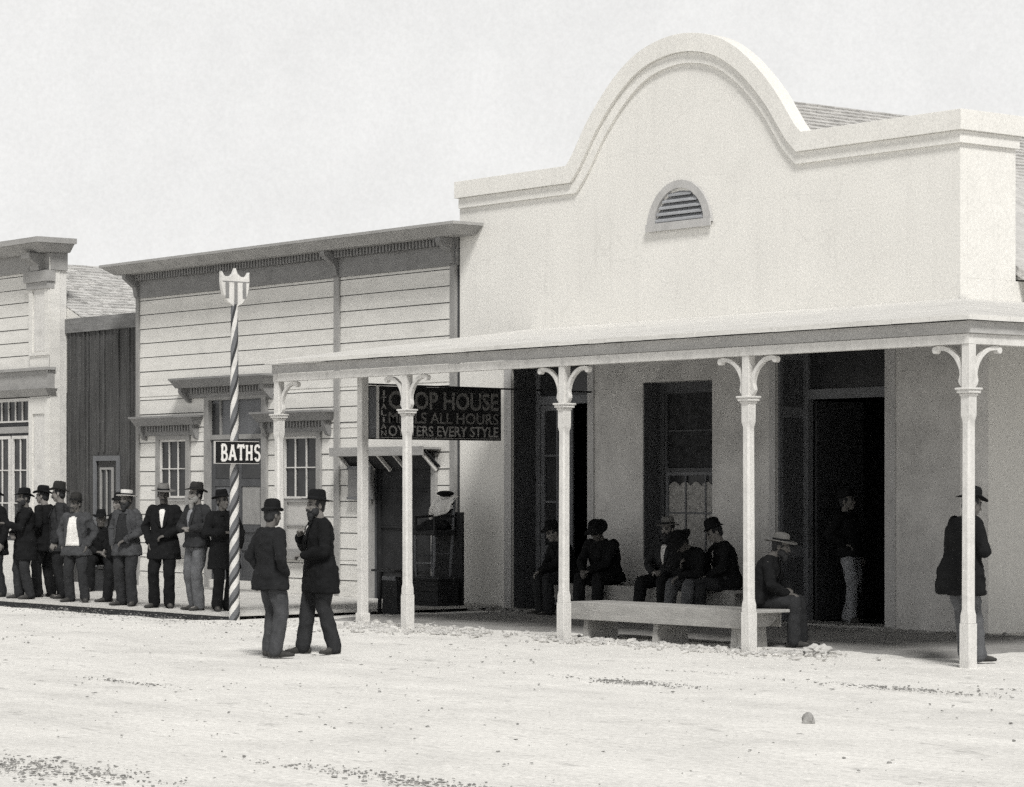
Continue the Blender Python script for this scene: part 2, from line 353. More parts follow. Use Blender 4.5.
def shingles(rb, ridge_a, ridge_b, eave_a, eave_b, expo, wmin, wmax, mb, rough=1., butt=.022):
    """rows of butts laid on the plane ridge->eave; a and b are the two ends"""
    ra, rbb, ea, eb = V(ridge_a), V(ridge_b), V(eave_a), V(eave_b)
    along = (rbb-ra); ln = along.length; along = along/ln; down = (ea-ra); sl_ = down.length; down = down/sl_
    nrm = along.cross(down).normalized()
    if nrm.z < 0: nrm = -nrm
    n = int(sl_/expo)+1
    for i in range(n):
        s0 = i*expo; t = rb.uniform(-.1, 0)
        while t < ln:
            wd = rb.uniform(wmin, wmax); t0, t1 = max(t,0), min(t+wd-.006, ln)
            if t1-t0 > .02:
                e = s0+expo+rb.uniform(-.012,.02)*rough; th = butt*max(rough,1.)+rb.uniform(-.006,.012)*rough; top = max(s0-.05, 0)
                e = min(e, sl_+.04)
                a0 = ra+along*t0+down*top; a1 = ra+along*t1+down*top; b0 = ra+along*t0+down*e; b1 = ra+along*t1+down*e
                mb.hexa([a0, b0, b1, a1], [a0+nrm*.004, b0+nrm*th, b1+nrm*(th+rb.uniform(-.004,.004)), a1+nrm*.004])
            t += wd
    return mb

# ------------------------------------------------------------------ adobe building
XL, XR, YW = -13.9, -4.05, 4.4
AC = -9.0
half = [(2.34,6.28),(2.22,6.40),(2.07,6.60),(1.87,6.86),(1.57,7.17),(1.23,7.45),(.84,7.67),(.42,7.79),(0,7.83)]
def arch(pts, sub=4):
    full = [(-a, z) for a, z in pts]+[(a, z) for a, z in pts[-2::-1]]
    P = [V((a+AC, z, 0)) for a, z in full]; out = []
    for i in range(len(P)-1):
        p0, p1, p2, p3 = P[max(i-1,0)], P[i], P[i+1], P[min(i+2,len(P)-1)]
        for k in range(sub):
            t = k/sub; q = .5*((2*p1)+(p2-p0)*t+(2*p0-5*p1+4*p2-p3)*t*t+(3*p1-p0-3*p2+p3)*t**3); out.append((q.x, q.y))
    out.append((P[-1].x, P[-1].y)); return out
top_line = [(XL, 6.28)]+arch(half)+[(XR, 6.28)]
def offset(line, d):
    out = []
    for i, p in enumerate(line):
        p = V((p[0],p[1])); a = (p-V(line[i-1][:2])).normalized() if i else None; b = (V(line[i+1][:2])-p).normalized() if i < len(line)-1 else None
        na = V((a.y,-a.x)) if a else None; nb = V((b.y,-b.x)) if b else None
        if na is None: n = nb
        elif nb is None: n = na
        else: n = (na+nb)/(1+na.dot(nb))
        q = p+n*d; out.append((q.x, q.y))
    return out
adobe = empty('adobe_building', ((XL+XR)/2, YW, 0), 'whitewashed adobe front with a tall rounded parapet arch and a half round louvered vent', 'building')
openD, openW, openM = (-12.66,-10.95,-.1,3.5), (-9.8,-8.41,.78,3.19), (-7.2,-5.27,-.1,3.5)
def rect(h): return [(h[0],h[2]),(h[0],h[3]),(h[1],h[3]),(h[1],h[2])]
def halfround(cx, z0, a, h, n=24, k=1.08): return [(cx-a*math.cos(PI*i/n), z0+h*math.sin(PI*i/n)**k) for i in range(n+1)]
VC, VZ = -9.03, 5.29
g = MB()
def openbottom(zt):
    o = [(XL,-.2)]
    for h in (openD, openM): o += [(h[0],-.2),(h[0],h[3]),(h[1],h[3]),(h[1],-.2)]
    return o+[(XR,-.2),(XR,zt),(XL,zt)]
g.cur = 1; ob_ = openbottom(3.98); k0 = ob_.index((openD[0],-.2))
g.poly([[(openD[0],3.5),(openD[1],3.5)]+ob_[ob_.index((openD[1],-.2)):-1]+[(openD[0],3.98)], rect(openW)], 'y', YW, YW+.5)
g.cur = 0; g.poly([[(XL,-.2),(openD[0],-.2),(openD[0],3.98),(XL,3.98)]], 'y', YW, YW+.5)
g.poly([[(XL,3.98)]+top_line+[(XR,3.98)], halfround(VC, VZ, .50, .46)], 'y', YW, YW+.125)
g.build('front_wall', [M['plaster'], M['plaster_shaded']], adobe)
g = MB(); g.box(XR-.45, XR, YW+.502, 17, -.2, 4.28); g.box(XR-.26, XR, YW+.127, YW+.501, 3.985, 4.28); g.box(XR-.26, XR, YW+.127, 5.4, 4.281, 6.28); g.box(XL, XL+.45, YW+.502, 17, -.2, 4.28); g.box(XL, XL+.26, YW+.262, 5.4, 4.281, 6.28)
g.box(XL+.452, XR-.452, 16.55, 17, -.2, 4.28); g.build('side_wall', M['plaster'], adobe)
def band(d0, d1, out):
    g = MB(); A = offset(top_line, d0); B = offset(top_line, d1)
    A[0] = (XL+.06-out*.8, A[0][1]); B[0] = (XL+.06-out*.8, B[0][1]); A[-1] = (XR+out, A[-1][1]); B[-1] = (XR+out, B[-1][1])
    A = [(x, z+.01*(d0 == 0)) for x, z in A]
    g.poly([A+B[::-1]], 'y', YW-out, YW+.002 if d0 else YW+.14)
    zt, zb = A[-1][1], B[-1][1]
    g.box(XR+.002, XR+out, YW+.142 if d0 == 0 else YW+.004, 5.4+out*.6, zb, zt)
    return g
b1 = band(0, .235, .095); b2 = band(.237, .385, .045)
mo = b1.build('parapet_moulding', M['plaster'], adobe, bevel=.012); b2.build('lower_moulding', M['plaster'], mo, bevel=.008)
g = MB(); ve = MB().poly([halfround(VC,VZ-.001,.64,.60), halfround(VC,VZ+.05,.49,.445)[::-1]], 'y', YW-.045, YW-.002)
ve.box(VC-.645, VC+.645, YW-.065, YW-.046, VZ-.06, VZ+.04)
vent = ve.build('vent', M['jamb'], adobe)
g = MB()
for i in range(5):
    z = VZ+.06+i*.083; a = .49*math.cos(math.asin(min(.985,max(0,(z+.01-VZ)/.46)**(1/1.08))))
    g.hexa([(VC-a,YW-.03,z),(VC+a,YW-.03,z),(VC+a,YW+.07,z+.085),(VC-a,YW+.07,z+.085)], [(VC-a,YW-.03,z+.027),(VC+a,YW-.03,z+.027),(VC+a,YW+.07,z+.112),(VC-a,YW+.07,z+.112)])
g.build('louver', M['louver'], vent)
MB().box(VC-.6,VC+.6,YW+.127,YW+.15,VZ-.05,VZ+.6).build('vent_backing', M['wood_black'], vent)
g = MB(); rb = random.Random(3); rz, ez = 7.13, 4.36
g.poly([[(AC-5.0,4.3),(AC+5.25,4.3),(AC,rz-.02)]], 'y', 5.45, 17.2)
shingles(rb, (AC,5.42,rz), (AC,17.3,rz), (XR+.35,5.42,ez-.2), (XR+.35,17.3,ez-.2), .14, .09, .2, g, .45, .034)
shingles(rb, (AC,5.0,rz), (AC,17.3,rz), (XL-.3,5.0,ez-.2), (XL-.3,17.3,ez-.2), .4, .3, .6, g)
g.build('shingle_roof', M['shingle'], adobe)
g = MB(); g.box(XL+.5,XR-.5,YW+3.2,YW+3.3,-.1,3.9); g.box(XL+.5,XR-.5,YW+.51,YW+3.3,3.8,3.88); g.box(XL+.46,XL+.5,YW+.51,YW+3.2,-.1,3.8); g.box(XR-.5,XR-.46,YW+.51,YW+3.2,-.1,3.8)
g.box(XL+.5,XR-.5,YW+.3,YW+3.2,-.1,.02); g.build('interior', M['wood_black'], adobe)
# left doorway: casing, recessed door with glazed leaf, panel, transom
def doorcase(h, name, mt, wl=.16, wr=.13):
    g = MB(); g.box(h[0]-wl, h[0], YW-.02, YW+.001, -.02, h[3]); g.box(h[1], h[1]+wr, YW-.02, YW+.001, -.02, h[3]); g.box(h[0]-wl, h[1]+wr, YW-.02, YW+.001, h[3]+.001, h[3]+.14)
    return g.build(name, mt, adobe)
doorcase(openD, 'door_casing', M['jamb'])
g = MB(); yb = YW+.43

for a_, b_ in ((openD[0]+.001, openD[0]+.012), (openD[1]-.012, openD[1]-.001)): MB().box(a_, b_, YW+.03, yb, .0, 3.49).build('reveal_lining', M['door'], adobe)
d = MB(); d.box(-12.647,-12.55,yb,yb+.07,0,3.49); d.box(-11.06,-10.963,yb,yb+.07,0,3.49); d.box(-12.55,-11.06,yb,yb+.07,2.96,3.08)
dr = d.build('door', M['door_mid'], adobe)
MB().box(-12.55,-11.06,yb+.03,yb+.04,3.08,3.49).build('transom_light', M['glass'], dr)
g = sash_bars(-12.545,-11.83,.06,2.95,yb+.05,2,1,.03,.08); 
for z in (.9, 1.55, 2.22): g.box(-12.46,-11.91,yb+.026,yb+.045,z-.014,z+.014)
g.box(-12.46,-11.91,yb+.025,yb+.048,.14,.88); g.build('door_leaf', M['door_mid'], dr)
MB().box(-12.46,-11.91,yb+.049,yb+.055,.9,2.87).build('door_pane', M['glass'], dr)
MB().box(-12.38,-11.99,yb+.015,yb+.024,.22,.8).build('door_panel', M['door_mid'], dr)
# window with scalloped lace curtain behind the lower sash
yw = YW+.30
g = MB(); g.box(openW[0]-.0,openW[1]+.0,YW-.05,YW+.30,.72,.779); 
wn = g.build('window', M['jamb'], adobe)
MB().box(openW[0]+.001,openW[0]+.014,YW+.02,yw-.001,.785,3.188).build('reveal_lining', M['door'], wn)
g = MB(); g.box(openW[0]+.001,openW[0]+.1,yw,yw+.08,.78,3.189); g.box(openW[1]-.1,openW[1]-.001,yw,yw+.08,.78,3.189); g.box(openW[0]+.1,openW[1]-.1,yw,yw+.08,3.09,3.189); g.box(openW[0]+.1,openW[1]-.1,yw,yw+.08,.78,.85)
g.build('frame', M['door'], wn)
sash_bars(openW[0]+.1,openW[1]-.1,.85,1.97,yw+.06,3,2,.024,.05).build('lower_sash', M['door_mid'], wn)
MB().box(openW[0]+.15,openW[1]-.15,yw+.05,yw+.055,1.99,3.07).build('upper_reflection_blind', mat('reflection_blind', .035, COOL, .8, .6, 9., (1,1,1), grain=.5), wn)  # mottled tone paints the faint reflections of the upper panes
sash_bars(openW[0]+.1,openW[1]-.1,1.972,3.09,yw+.045,1,2,.02,.05).build('upper_sash', M['door'], wn)
MB().box(openW[0]+.15,openW[1]-.15,yw+.0605,yw+.064,.9,3.06).build('glass', M['glass'], wn)
cu = MB(); x0, x1 = openW[0]+.15, openW[1]-.15; n = 40
pts = [(x0,.9),(x1,.9)]+[(x1+(x0-x1)*i/n, 1.78+.055*abs(math.sin(PI*5*i/n))) for i in range(n+1)]
cu.poly([pts], 'y', yw+.0485, yw+.0525); cu.build('lace_curtain', M['curtain'], wn)
# main doorway
doorcase(openM, 'door_casing', M['jamb'], .11, .17)
for x0, x1 in ((openM[1]-.03, openM[1]-.001), (openM[0]+.001, openM[0]+.03)): rl = MB().box(x0, x1, YW+.03, YW+.45, .02, 3.49).build('reveal_lining', M['door_mid'], adobe)
g = MB()
for z0, z1 in ((.15,.85),(1.0,2.65),(2.8,3.4)): g.box(openM[0]+.031, openM[0]+.045, YW+.09, YW+.44, z0, z1)
g.build('reveal_panel', M['door'], rl)
g = MB(); g.box(openM[0]+.031,openM[0]+.13,YW+.45,YW+.54,.02,3.49); g.box(openM[1]-.13,openM[1]-.031,YW+.45,YW+.54,.02,3.49); g.box(openM[0]+.13,openM[1]-.13,YW+.45,YW+.54,2.9,3.03)
dm = g.build('door_frame', M['door_mid'], adobe)
MB().box(openM[0]+.13,openM[1]-.13,YW+.49,YW+.5,3.03,3.49).build('transom_light', M['glass'], dm)
g = MB(); g.box(openM[0]+.14,openM[0]+.185,YW+.56,YW+1.42,.03,2.88); g.build('open_door_leaf', M['wood_dark'], dm)
MB().box(openM[0]-.1,openM[1]+.1,YW-.12,YW+.48,-.05,.035).build('threshold', M['wood_light'], adobe)

# ------------------------------------------------------------------ street porch of the adobe building
PX = [0, -3.1, -6.2, -9.25, -12.12]
EZ = 3.44
porch = empty('porch', (0,0,0), 'long hipped plank porch roof on white bracketed posts across the adobe front', 'porch')
EX = -12.22; OV = .16
tilt = (4.03-EZ)/(YW+OV)
g = MB(); t = .05
def slab(mb, q): mb.hexa([(x,y,z-t) for x,y,z in q], q)
A_, B_, C_, D_ = (EX,-OV,EZ), (OV,-OV,EZ), (XR,YW,4.03), (EX,YW,4.03)
# planks laid down the slope, meeting at the hip
def zroof(d): return EZ+tilt*d
x = EX; rr = random.Random(5)
while x < OV-.01:
    x1 = min(x+rr.uniform(.24,.34), OV); j = rr.uniform(0,.004)
    def ytop(xx): return min(YW-.003, (-xx+OV)*1.0*(YW+OV)/(OV-XR)-OV) if xx > XR else YW-.003
    y0, y1 = ytop(x), ytop(x1-.004)
    q = [(x,-OV-rr.uniform(0,.012),EZ+j),(x1-.004,-OV-rr.uniform(0,.012),EZ+j),(x1-.004,max(y1,-OV+.002),zroof(max(y1,-OV)+OV)+j),(x,max(y0,-OV+.002),zroof(max(y0,-OV)+OV)+j)]
    slab(g, q); x = x1
y = -OV
while y < 14:
    y1 = y+rr.uniform(.24,.34); j = rr.uniform(0,.004)
    def xtop(yy): return max(XR+.003, OV-(yy+OV)*(OV-XR)/(YW+OV)) if yy < YW else XR+.003
    a0, a1 = xtop(y), xtop(y1-.004); kx = (4.03-EZ)/(OV-XR)
    q = [(OV,y,EZ+j),(OV,y1-.004,EZ+j),(a1,y1-.004,EZ+kx*(OV-a1)+j),(min(a0,OV-.002),y,EZ+kx*(OV-a0)+j)]
    slab(g, q); y = y1
g.build('roof', M['wood_roof'], porch)
g = MB(); g.box(EX+.03, .07, -.075, -.05, 3.27, EZ-.052); g.box(.07, .095, -.075, 14, 3.27, EZ-.052)
g.build('fascia', mat('fascia_paint', .40, (1,.99,.97), .75, .12, 3., (.4,1,3), .2, 40., .25, 2., grain=.08), porch)
g = MB(); g.box(EX+.04, .06, -.06, .06, 3.165, 3.262); g.box(-.058, .06, .0601, 14, 3.165, 3.262)
g.build('beam', M['paint_white'], porch)
for i in range(14):
    xx = EX+.3+i*.92
    y1 = YW-.01 if xx < XR else max(.2, (-xx)*(YW)/(-XR)); MB().bar((xx,.07,3.33),(xx,y1,3.31+tilt*y1),.05,.1).build('rafter', M['wood_board'], porch)
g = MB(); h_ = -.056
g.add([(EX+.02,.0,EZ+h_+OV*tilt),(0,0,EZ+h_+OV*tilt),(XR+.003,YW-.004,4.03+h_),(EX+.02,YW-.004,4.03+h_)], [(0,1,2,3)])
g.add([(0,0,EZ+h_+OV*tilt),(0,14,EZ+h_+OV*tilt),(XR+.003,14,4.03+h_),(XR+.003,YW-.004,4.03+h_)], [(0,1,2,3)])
g.v = [(x,y,z-.004) for x,y,z in g.v]; g.build('added_ceiling', M['wood_board'], porch)  # dark underside, out of view, added to cut bounced light in the porch
def post_mesh():
    g = MB(); a = .056
    g.box(-a-.005,a+.005,-a-.005,a+.005,-.1,.42)
    def oct_(s, c, z): return [(x,y,z) for x,y in ((-s,-s+c),(-s+c,-s),(s-c,-s),(s,-s+c),(s,s-c),(s-c,s),(-s+c,s),(-s,s-c))]
    g.rings([oct_(a,.004,.421), oct_(a,.004,.5), oct_(a-.003,.018,.56), oct_(a-.005,.018,2.40), oct_(a,.004,2.46), oct_(a,.004,2.66)])
    g.box(-a+.006,a-.006,-a+.006,a-.006,2.661,3.164)
    return g
def capital_mesh():
    g = MB()
    for s, z0, z1 in ((.066,2.655,2.68),(.085,2.681,2.712),(.098,2.713,2.735)): g.box(-s,s,-s,s,z0,z1)
    return g
def bracket_mesh(dx, dy):
    g = MB(); pts = [(.052,2.737),(.078,2.80),(.075,2.87),(.10,2.96),(.165,3.05),(.26,3.115),(.37,3.135),(.42,3.128)]
    wid = [.03,.075,.05,.05,.045,.045,.045,.04]; n = 5; rs = []
    P = [V((a,z,0)) for a,z in pts]; Q = []; W_ = []
    for i in range(len(P)-1):
        p0,p1,p2,p3 = P[max(i-1,0)],P[i],P[i+1],P[min(i+2,len(P)-1)]
        for k in range(n):
            t = k/n; Q.append(.5*((2*p1)+(p2-p0)*t+(2*p0-5*p1+4*p2-p3)*t*t+(3*p1-p0-3*p2+p3)*t**3)); W_.append(wid[i]+(wid[i+1]-wid[i])*t)
    Q.append(P[-1]); W_.append(wid[-1])
    for i,p in enumerate(Q):
        d = (Q[min(i+1,len(Q)-1)]-Q[max(i-1,0)]).normalized(); nn = V((-d.y,d.x,0)); h = W_[i]/2; th = .026
        ring = []
        for s1,s2 in ((-1,-1),(1,-1),(1,1),(-1,1)):
            q = p+nn*(h*s1); ring.append((q.x*dx-th*s2*dy, q.x*dy+th*s2*dx, min(q.y,3.162)))
        rs.append(ring)
    g.rings(rs)
    c = [(.425+.036*math.cos(2*PI*k/12), 3.115+.036*math.sin(2*PI*k/12)) for k in range(12)]
    g.rings([[(a*dx-th*dy, a*dy+th*dx, z) for a,z in c] for th in (-.03,.03)])
    return g
post_m = post_mesh().mesh('post', M['paint_white']); cap_m = capital_mesh().mesh('capital', M['paint_white'])
br = {k: bracket_mesh(*k).mesh('bracket', M['paint_white']) for k in ((1,0),(-1,0),(0,1),(0,-1))}
def porch_post(x, y, dirs):
    p = link('post', post_m, porch, .004); p.location = (x,y,0); p.rotation_euler = (0, .0035*math.sin(x*7+1), .02*math.sin(x*3))
    link('capital', cap_m, p, .004)
    for d_ in dirs: link('bracket', br[d_], p, .003)
for i, x in enumerate(PX): porch_post(x, 0, [(-1,0),(0,1)] if i == 0 else ([(1,0)] if i == 4 else [(1,0),(-1,0)]))
porch_post(0, 3.4, [(0,1),(0,-1)])

# ------------------------------------------------------------------ wooden bath house / chop house
WL, WR = -23.12, -13.945
wood = empty('wooden_shop', ((WL+WR)/2, YW, 0), 'cream clapboard shop with a long grey dentilled cornice and two hooded windows', 'building')
wA, wB = (-22.33,-21.47,.72,2.58), (-18.5,-17.56,.72,2.58)
dB = (-20.72,-19.12,.05,3.22); dC = (-16.05,-14.52,.05,2.18)
holes = [(wA[0]-.12,wA[1]+.12,wA[2]-.1,wA[3]+.12), (wB[0]-.12,wB[1]+.12,wB[2]-.1,wB[3]+.12), (dB[0]-.14,dB[1]+.14,-.1,dB[3]+.12), (dC[0]-.1,dC[1]+.12,-.1,dC[3]+.12)]
siding(WL+.10, WR-.12, .06, 5.06, YW-.03, holes).build('siding', M['paint_cream'], wood)
g = backing(WL+.02, WR-.01, -.1, 5.55, YW-.008, YW+.12, [(h[0]+.1,h[1]-.1,-.05 if h[2] < 0 else h[2]+.08,h[3]-.1) for h in holes])
g.build('sheathing', M['gap'], wood)
for a_, b_ in ((WL, WL+.099), (WR-.119, WR)): MB().box(a_, b_, YW-.065, YW-.009, 0, 5.06).build('corner_board', M['paint_frame'], wood)
MB().box(-17.07,-16.93,YW-.07,YW-.042,.05,5.06).build('pilaster_strip', M['paint_trim'], wood)
MB().box(WL+.1,-16.2,YW-.06,YW-.043,.051,.22).build('skirting', M['paint_cream'], wood)
cx0, cx1 = WL-.38, WR+.60
g = MB(); g.hexa([(cx0+.16,YW-.36,5.47),(cx1-.16,YW-.36,5.47),(cx1-.16,YW-.03,5.47),(cx0+.16,YW-.03,5.47)], [(cx0,YW-.55,5.60),(cx1,YW-.55,5.60),(cx1,YW-.03,5.60),(cx0,YW-.03,5.60)])
g.box(cx0-.02, cx1+.02, YW-.57, YW+.1, 5.601, 5.645)
cn = g.build('cornice', M['paint_trim'], wood)
g = MB(); g.box(WL-.02, WR+.03, YW-.06, YW-.009, 5.062, 5.469); 
for xx in (WL+.06, WR-.06, -17.0): g.poly([[(YW-.061,5.468),(YW-.34,5.468),(YW-.34,5.40),(YW-.13,5.24),(YW-.10,5.09),(YW-.061,5.07)]], 'x', xx-.06, xx+.06)
g.build('frieze', M['paint_grey'], cn)
g = MB(); n = int((WR-WL-.3)/.085)
for i in range(n):
    a = WL+.15+(WR-WL-.3)*i/n; g.box(a, a+.042, YW-.17, YW-.061, 5.36, 5.465)
g.build('dentil', M['paint_grey'], cn)
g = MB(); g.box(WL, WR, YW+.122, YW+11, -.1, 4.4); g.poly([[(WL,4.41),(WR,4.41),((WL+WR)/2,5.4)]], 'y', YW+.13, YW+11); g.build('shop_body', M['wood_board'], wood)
def wood_window(h):
    x0,x1,z0,z1 = h
    wn = casing(x0,x1,z0,z1,.115,YW-.075,YW-.007,True).build('window', M['paint_frame'], wood)
    hood(x0-.66, x1+.5, z1+.24, YW-.03, wn)
    zm = z0+.86
    sash_bars(x0,x1,zm,z1,YW-.02,3,2,.018,.035).build('upper_sash', M['paint_white'], wn)
    MB().box(x0,x1,YW-.018,YW-.009,zm,z1).build('glass', M['glass'], wn)
    sash_bars(x0,x1,z0,zm-.003,YW-.006,1,2,.02,.05).build('lower_sash', M['paint_trim'], wn)
    MB().box(x0,x1,YW-.004,YW+.004,z0,zm-.003).build('blind', M['blind'], wn)
wood_window(wA); wood_window(wB)
x0,x1,z0,z1 = dB
dr = casing(x0,x1,z0,z1,.14,YW-.085,YW-.007).build('door', M['paint_frame'], wood)
hood(x0-.82, x1+.42, z1+.22, YW-.03, dr, dep=.32)
g = MB(); g.box(x0,x1,YW-.05,YW+.05,2.56,2.64); g.box(x0+.78,x0+.82,YW-.045,YW-.002,2.641,z1); g.box(x0+.28,x0+.31,YW-.04,YW-.002,2.641,z1); g.build('transom_bar', M['paint_frame'], dr)
MB().box(x0,x1,YW+.0,YW+.01,2.64,z1).build('transom_light', M['door_mid'], dr)
MB().box(x0+.02,x0+.28,YW-.012,YW-.001,2.66,z1-.05).build('transom_pane', M['glass'], dr)
for k,(a,b) in enumerate(((x0,(x0+x1)/2-.003),((x0+x1)/2+.003,x1))):
    g = MB(); g.box(a,b,YW+.0,YW+.045,z0,2.559)
    g.box(a,a+.11,YW-.02,YW-.001,z0,2.555); g.box(b-.11,b,YW-.02,YW-.001,z0,2.555)
    for za,zb in ((z0,.28),(.72,.86),(1.02,1.14),(1.78,1.9),(2.44,2.555)): g.box(a+.11,b-.11,YW-.02,YW-.001,za,zb)
    lf = g.build('door_leaf', M['door'], dr)
    MB().box(a+.13,b-.13,YW-.008,YW-.002,1.15,1.77).build('door_pane', M['door_mid'] if k == 0 else M['paint_frame'], lf)
    MB().box(a+.13,b-.13,YW-.008,YW-.002,1.91,2.43).build('upper_pane', M['glass'], lf)
MB().ell(((x0+x1)/2+.05,YW-.06,1.0),(.035,.035,.035)).build('door_knob', M['brass'], dr, smooth=True)
MB().box(x0-.1,x1+.1,YW-.2,YW-.0,.0,.085).build('doorstep', M['wood_light'], dr)
# chop house entrance with a little braced hood
x0,x1,z0,z1 = dC
dr = MB().box(x0-.1,x0,YW-.075,YW-.007,.05,z1+.1).box(x1,x1+.115,YW-.075,YW-.007,.05,z1+.1).box(x0,x1,YW-.075,YW-.007,z1,z1+.1).build('entrance', M['paint_trim'], wood)
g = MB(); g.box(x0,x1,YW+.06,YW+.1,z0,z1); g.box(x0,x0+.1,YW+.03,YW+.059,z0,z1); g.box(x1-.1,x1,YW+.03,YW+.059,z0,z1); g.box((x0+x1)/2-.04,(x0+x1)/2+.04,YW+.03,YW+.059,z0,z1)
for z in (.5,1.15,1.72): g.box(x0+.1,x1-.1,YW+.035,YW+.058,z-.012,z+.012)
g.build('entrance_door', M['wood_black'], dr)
hy = YW-.40; hx0, hx1 = -16.72, -14.3
g = MB(); g.box(hx0,hx1,hy+.03,YW-.045,2.33,2.36); g.box(hx0,hx1,hy,hy+.028,2.24,2.375)
hd = g.build('entrance_hood', M['paint_trim'], dr)
for xx in (hx0+.12,hx0+.72,hx0+1.16,hx0+1.58,hx1-.1): MB().bar((xx,hy+.05,2.30),(xx,YW-.06,2.02),.05,.035,(1,0,0)).build('hood_brace', M['paint_white'], hd)
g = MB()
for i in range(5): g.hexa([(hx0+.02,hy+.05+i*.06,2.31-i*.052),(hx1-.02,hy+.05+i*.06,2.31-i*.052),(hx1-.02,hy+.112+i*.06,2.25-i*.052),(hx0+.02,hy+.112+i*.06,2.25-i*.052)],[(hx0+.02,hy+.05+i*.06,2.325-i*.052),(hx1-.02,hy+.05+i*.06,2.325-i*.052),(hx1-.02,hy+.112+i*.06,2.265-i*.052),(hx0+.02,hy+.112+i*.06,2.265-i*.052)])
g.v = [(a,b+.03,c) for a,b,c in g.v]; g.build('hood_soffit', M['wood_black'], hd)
g = MB(); g.box(-16.58,-15.98,YW-.14,YW-.08,1.58,2.08); pq = g.build('wall_board', M['paint_grey'], None); pq2 = MB().box(-16.60,-15.96,YW-.15,YW-.141,2.04,2.09).box(-16.60,-15.96,YW-.15,YW-.141,1.57,1.61)
pq2.build('trim', M['door_mid'], pq); tag(pq, 'small blank grey board hung beside the chop house entrance', 'board')

# ------------------------------------------------------------------ weathered board shed between the shops, shingle roof behind it
SX0, SX1, SY = -26.11, -23.2, YW+.26
shed = empty('wooden_shed', ((SX0+SX1)/2, SY, 0), 'unpainted dark vertical board wall with a narrow door between two cream shops', 'shed')
g = MB(); x = SX0; shd = (-25.05,-24.2,.05,2.3)
while x < SX1-.02:
    wd = random.uniform(.13,.24); x1 = min(x+wd,SX1)
    for a,b in ([(x,x1)] if x1 <= shd[0] or x >= shd[1] else [(x,min(x1,shd[0])),(max(x,shd[1]),x1)]):
        if b-a > .01: g.box(a,b-.008,SY-random.uniform(.0,.014),SY+.03,-.1,4.72)
    if x1 > shd[0] and x < shd[1]: g.box(max(x,shd[0]),min(x1,shd[1])-.008,SY-random.uniform(0,.014),SY+.03,shd[3],4.72)
    if random.random() < .5: g.box(x1-.025,x1+.02,SY-.03,SY-.015,(0 if not (shd[0]-.03 < x1 < shd[1]+.03) else shd[3]+.1),4.7)
    x = x1
g.build('board_wall', M['wood_board'], shed)
MB().box(SX0,SX1+.03,SY-.05,SY-.031,4.60,4.86).box(SX0,SX1,SY-.03,SY+.05,4.721,4.86).build('cap_board', mat('cap_wood', .2, (1,1,1), .9, .3, 4., (.5,3,3), .5, 25., grain=.1), shed)
dr = casing(shd[0]+.06,shd[1]-.06,.05,2.24,.09,SY-.05,SY-.016).build('door', M['door_mid'], shed)
MB().box(shd[0]+.06,shd[1]-.06,SY+.0,SY+.03,.05,2.24).build('door_leaf', M['wood_board'], dr)
MB().box(shd[0]+.2,shd[1]-.2,SY-.012,SY-.001,1.2,2.12).build('door_pane', M['glass'], dr)
sash_bars(shd[0]+.2,shd[1]-.2,1.2,2.12,SY-.013,2,1,.03,.04).build('pane_frame', M['paint_frame'], dr)
g = MB(); g.box(SX0,SX1,SY+.05,SY+4,-.1,3.6); g.build('shed_body', M['wood_board'], shed)

# ------------------------------------------------------------------ store at the far left
LX = -26.12
store = empty('corner_store', (-31, YW, 0), 'cream store with bracketed cornice, panelled corner pilaster and tall many paned shop windows', 'building')
siding(-38, -26.86, 3.98, 6.0, YW-.03, []).build('siding', M['paint_cream'], store)
g = MB(); g.box(-38,LX-.002,YW-.006,YW+.10,-.1,6.1); g.build('sheathing', M['gap'], store)
MB().box(LX-.3,LX,YW+.11,YW+.25,-.1,6.08).build('return_wall', M['paint_white'], store)
def pil(z0, z1, x0=-26.86, x1=LX):
    g = MB(); g.box(x0,x1,YW-.10,YW-.008,z0,z1); return g
g = pil(.05,3.44); g.box(-26.9,LX+.03,YW-.13,YW-.101,.05,.35); g.box(-26.86,-26.72,YW-.13,YW-.101,.351,3.4); g.box(LX-.14,LX,YW-.13,YW-.101,.351,3.4); g.box(-26.72,LX-.14,YW-.13,YW-.101,3.12,3.4)
g.box(-26.86,-26.72,YW-.13,YW-.101,4.2,5.55); g.box(LX-.14,LX,YW-.13,YW-.101,4.2,5.55); g.box(-26.72,LX-.14,YW-.13,YW-.101,4.2,4.26)
g.box(-26.86,LX,YW-.10,YW-.008,3.98,5.75); g.box(LX-.01,LX+.012,YW-.1,YW+.11,.05,6.0)
pl_ = g.build('pilaster', M['paint_cream'], store)
MB().box(-26.70,LX-.16,YW-.107,YW-.1005,.36,3.11).box(-26.70,LX-.16,YW-.107,YW-.1005,4.28,5.5).build('pilaster_panel', M['paint_white'], pl_)
g = MB(); g.box(-26.94,LX+.05,YW-.2,YW-.008,5.551,5.75); g.box(-26.9,LX+.02,YW-.16,YW-.008,5.42,5.55); g.build('pilaster_capital', M['paint_trim'], pl_)
g = MB(); g.box(-38,LX+.02,YW-.14,YW-.007,3.58,3.92); g.box(-38,LX+.07,YW-.2,YW-.007,3.921,3.975); g.hexa([(-38,YW-.14,3.45),(LX+.03,YW-.14,3.45),(LX+.03,YW-.007,3.45),(-38,YW-.007,3.45)],[(-38,YW-.26,3.579),(LX+.13,YW-.26,3.579),(LX+.13,YW-.007,3.579),(-38,YW-.007,3.579)])
g.build('belt_cornice', M['paint_trim'], store)
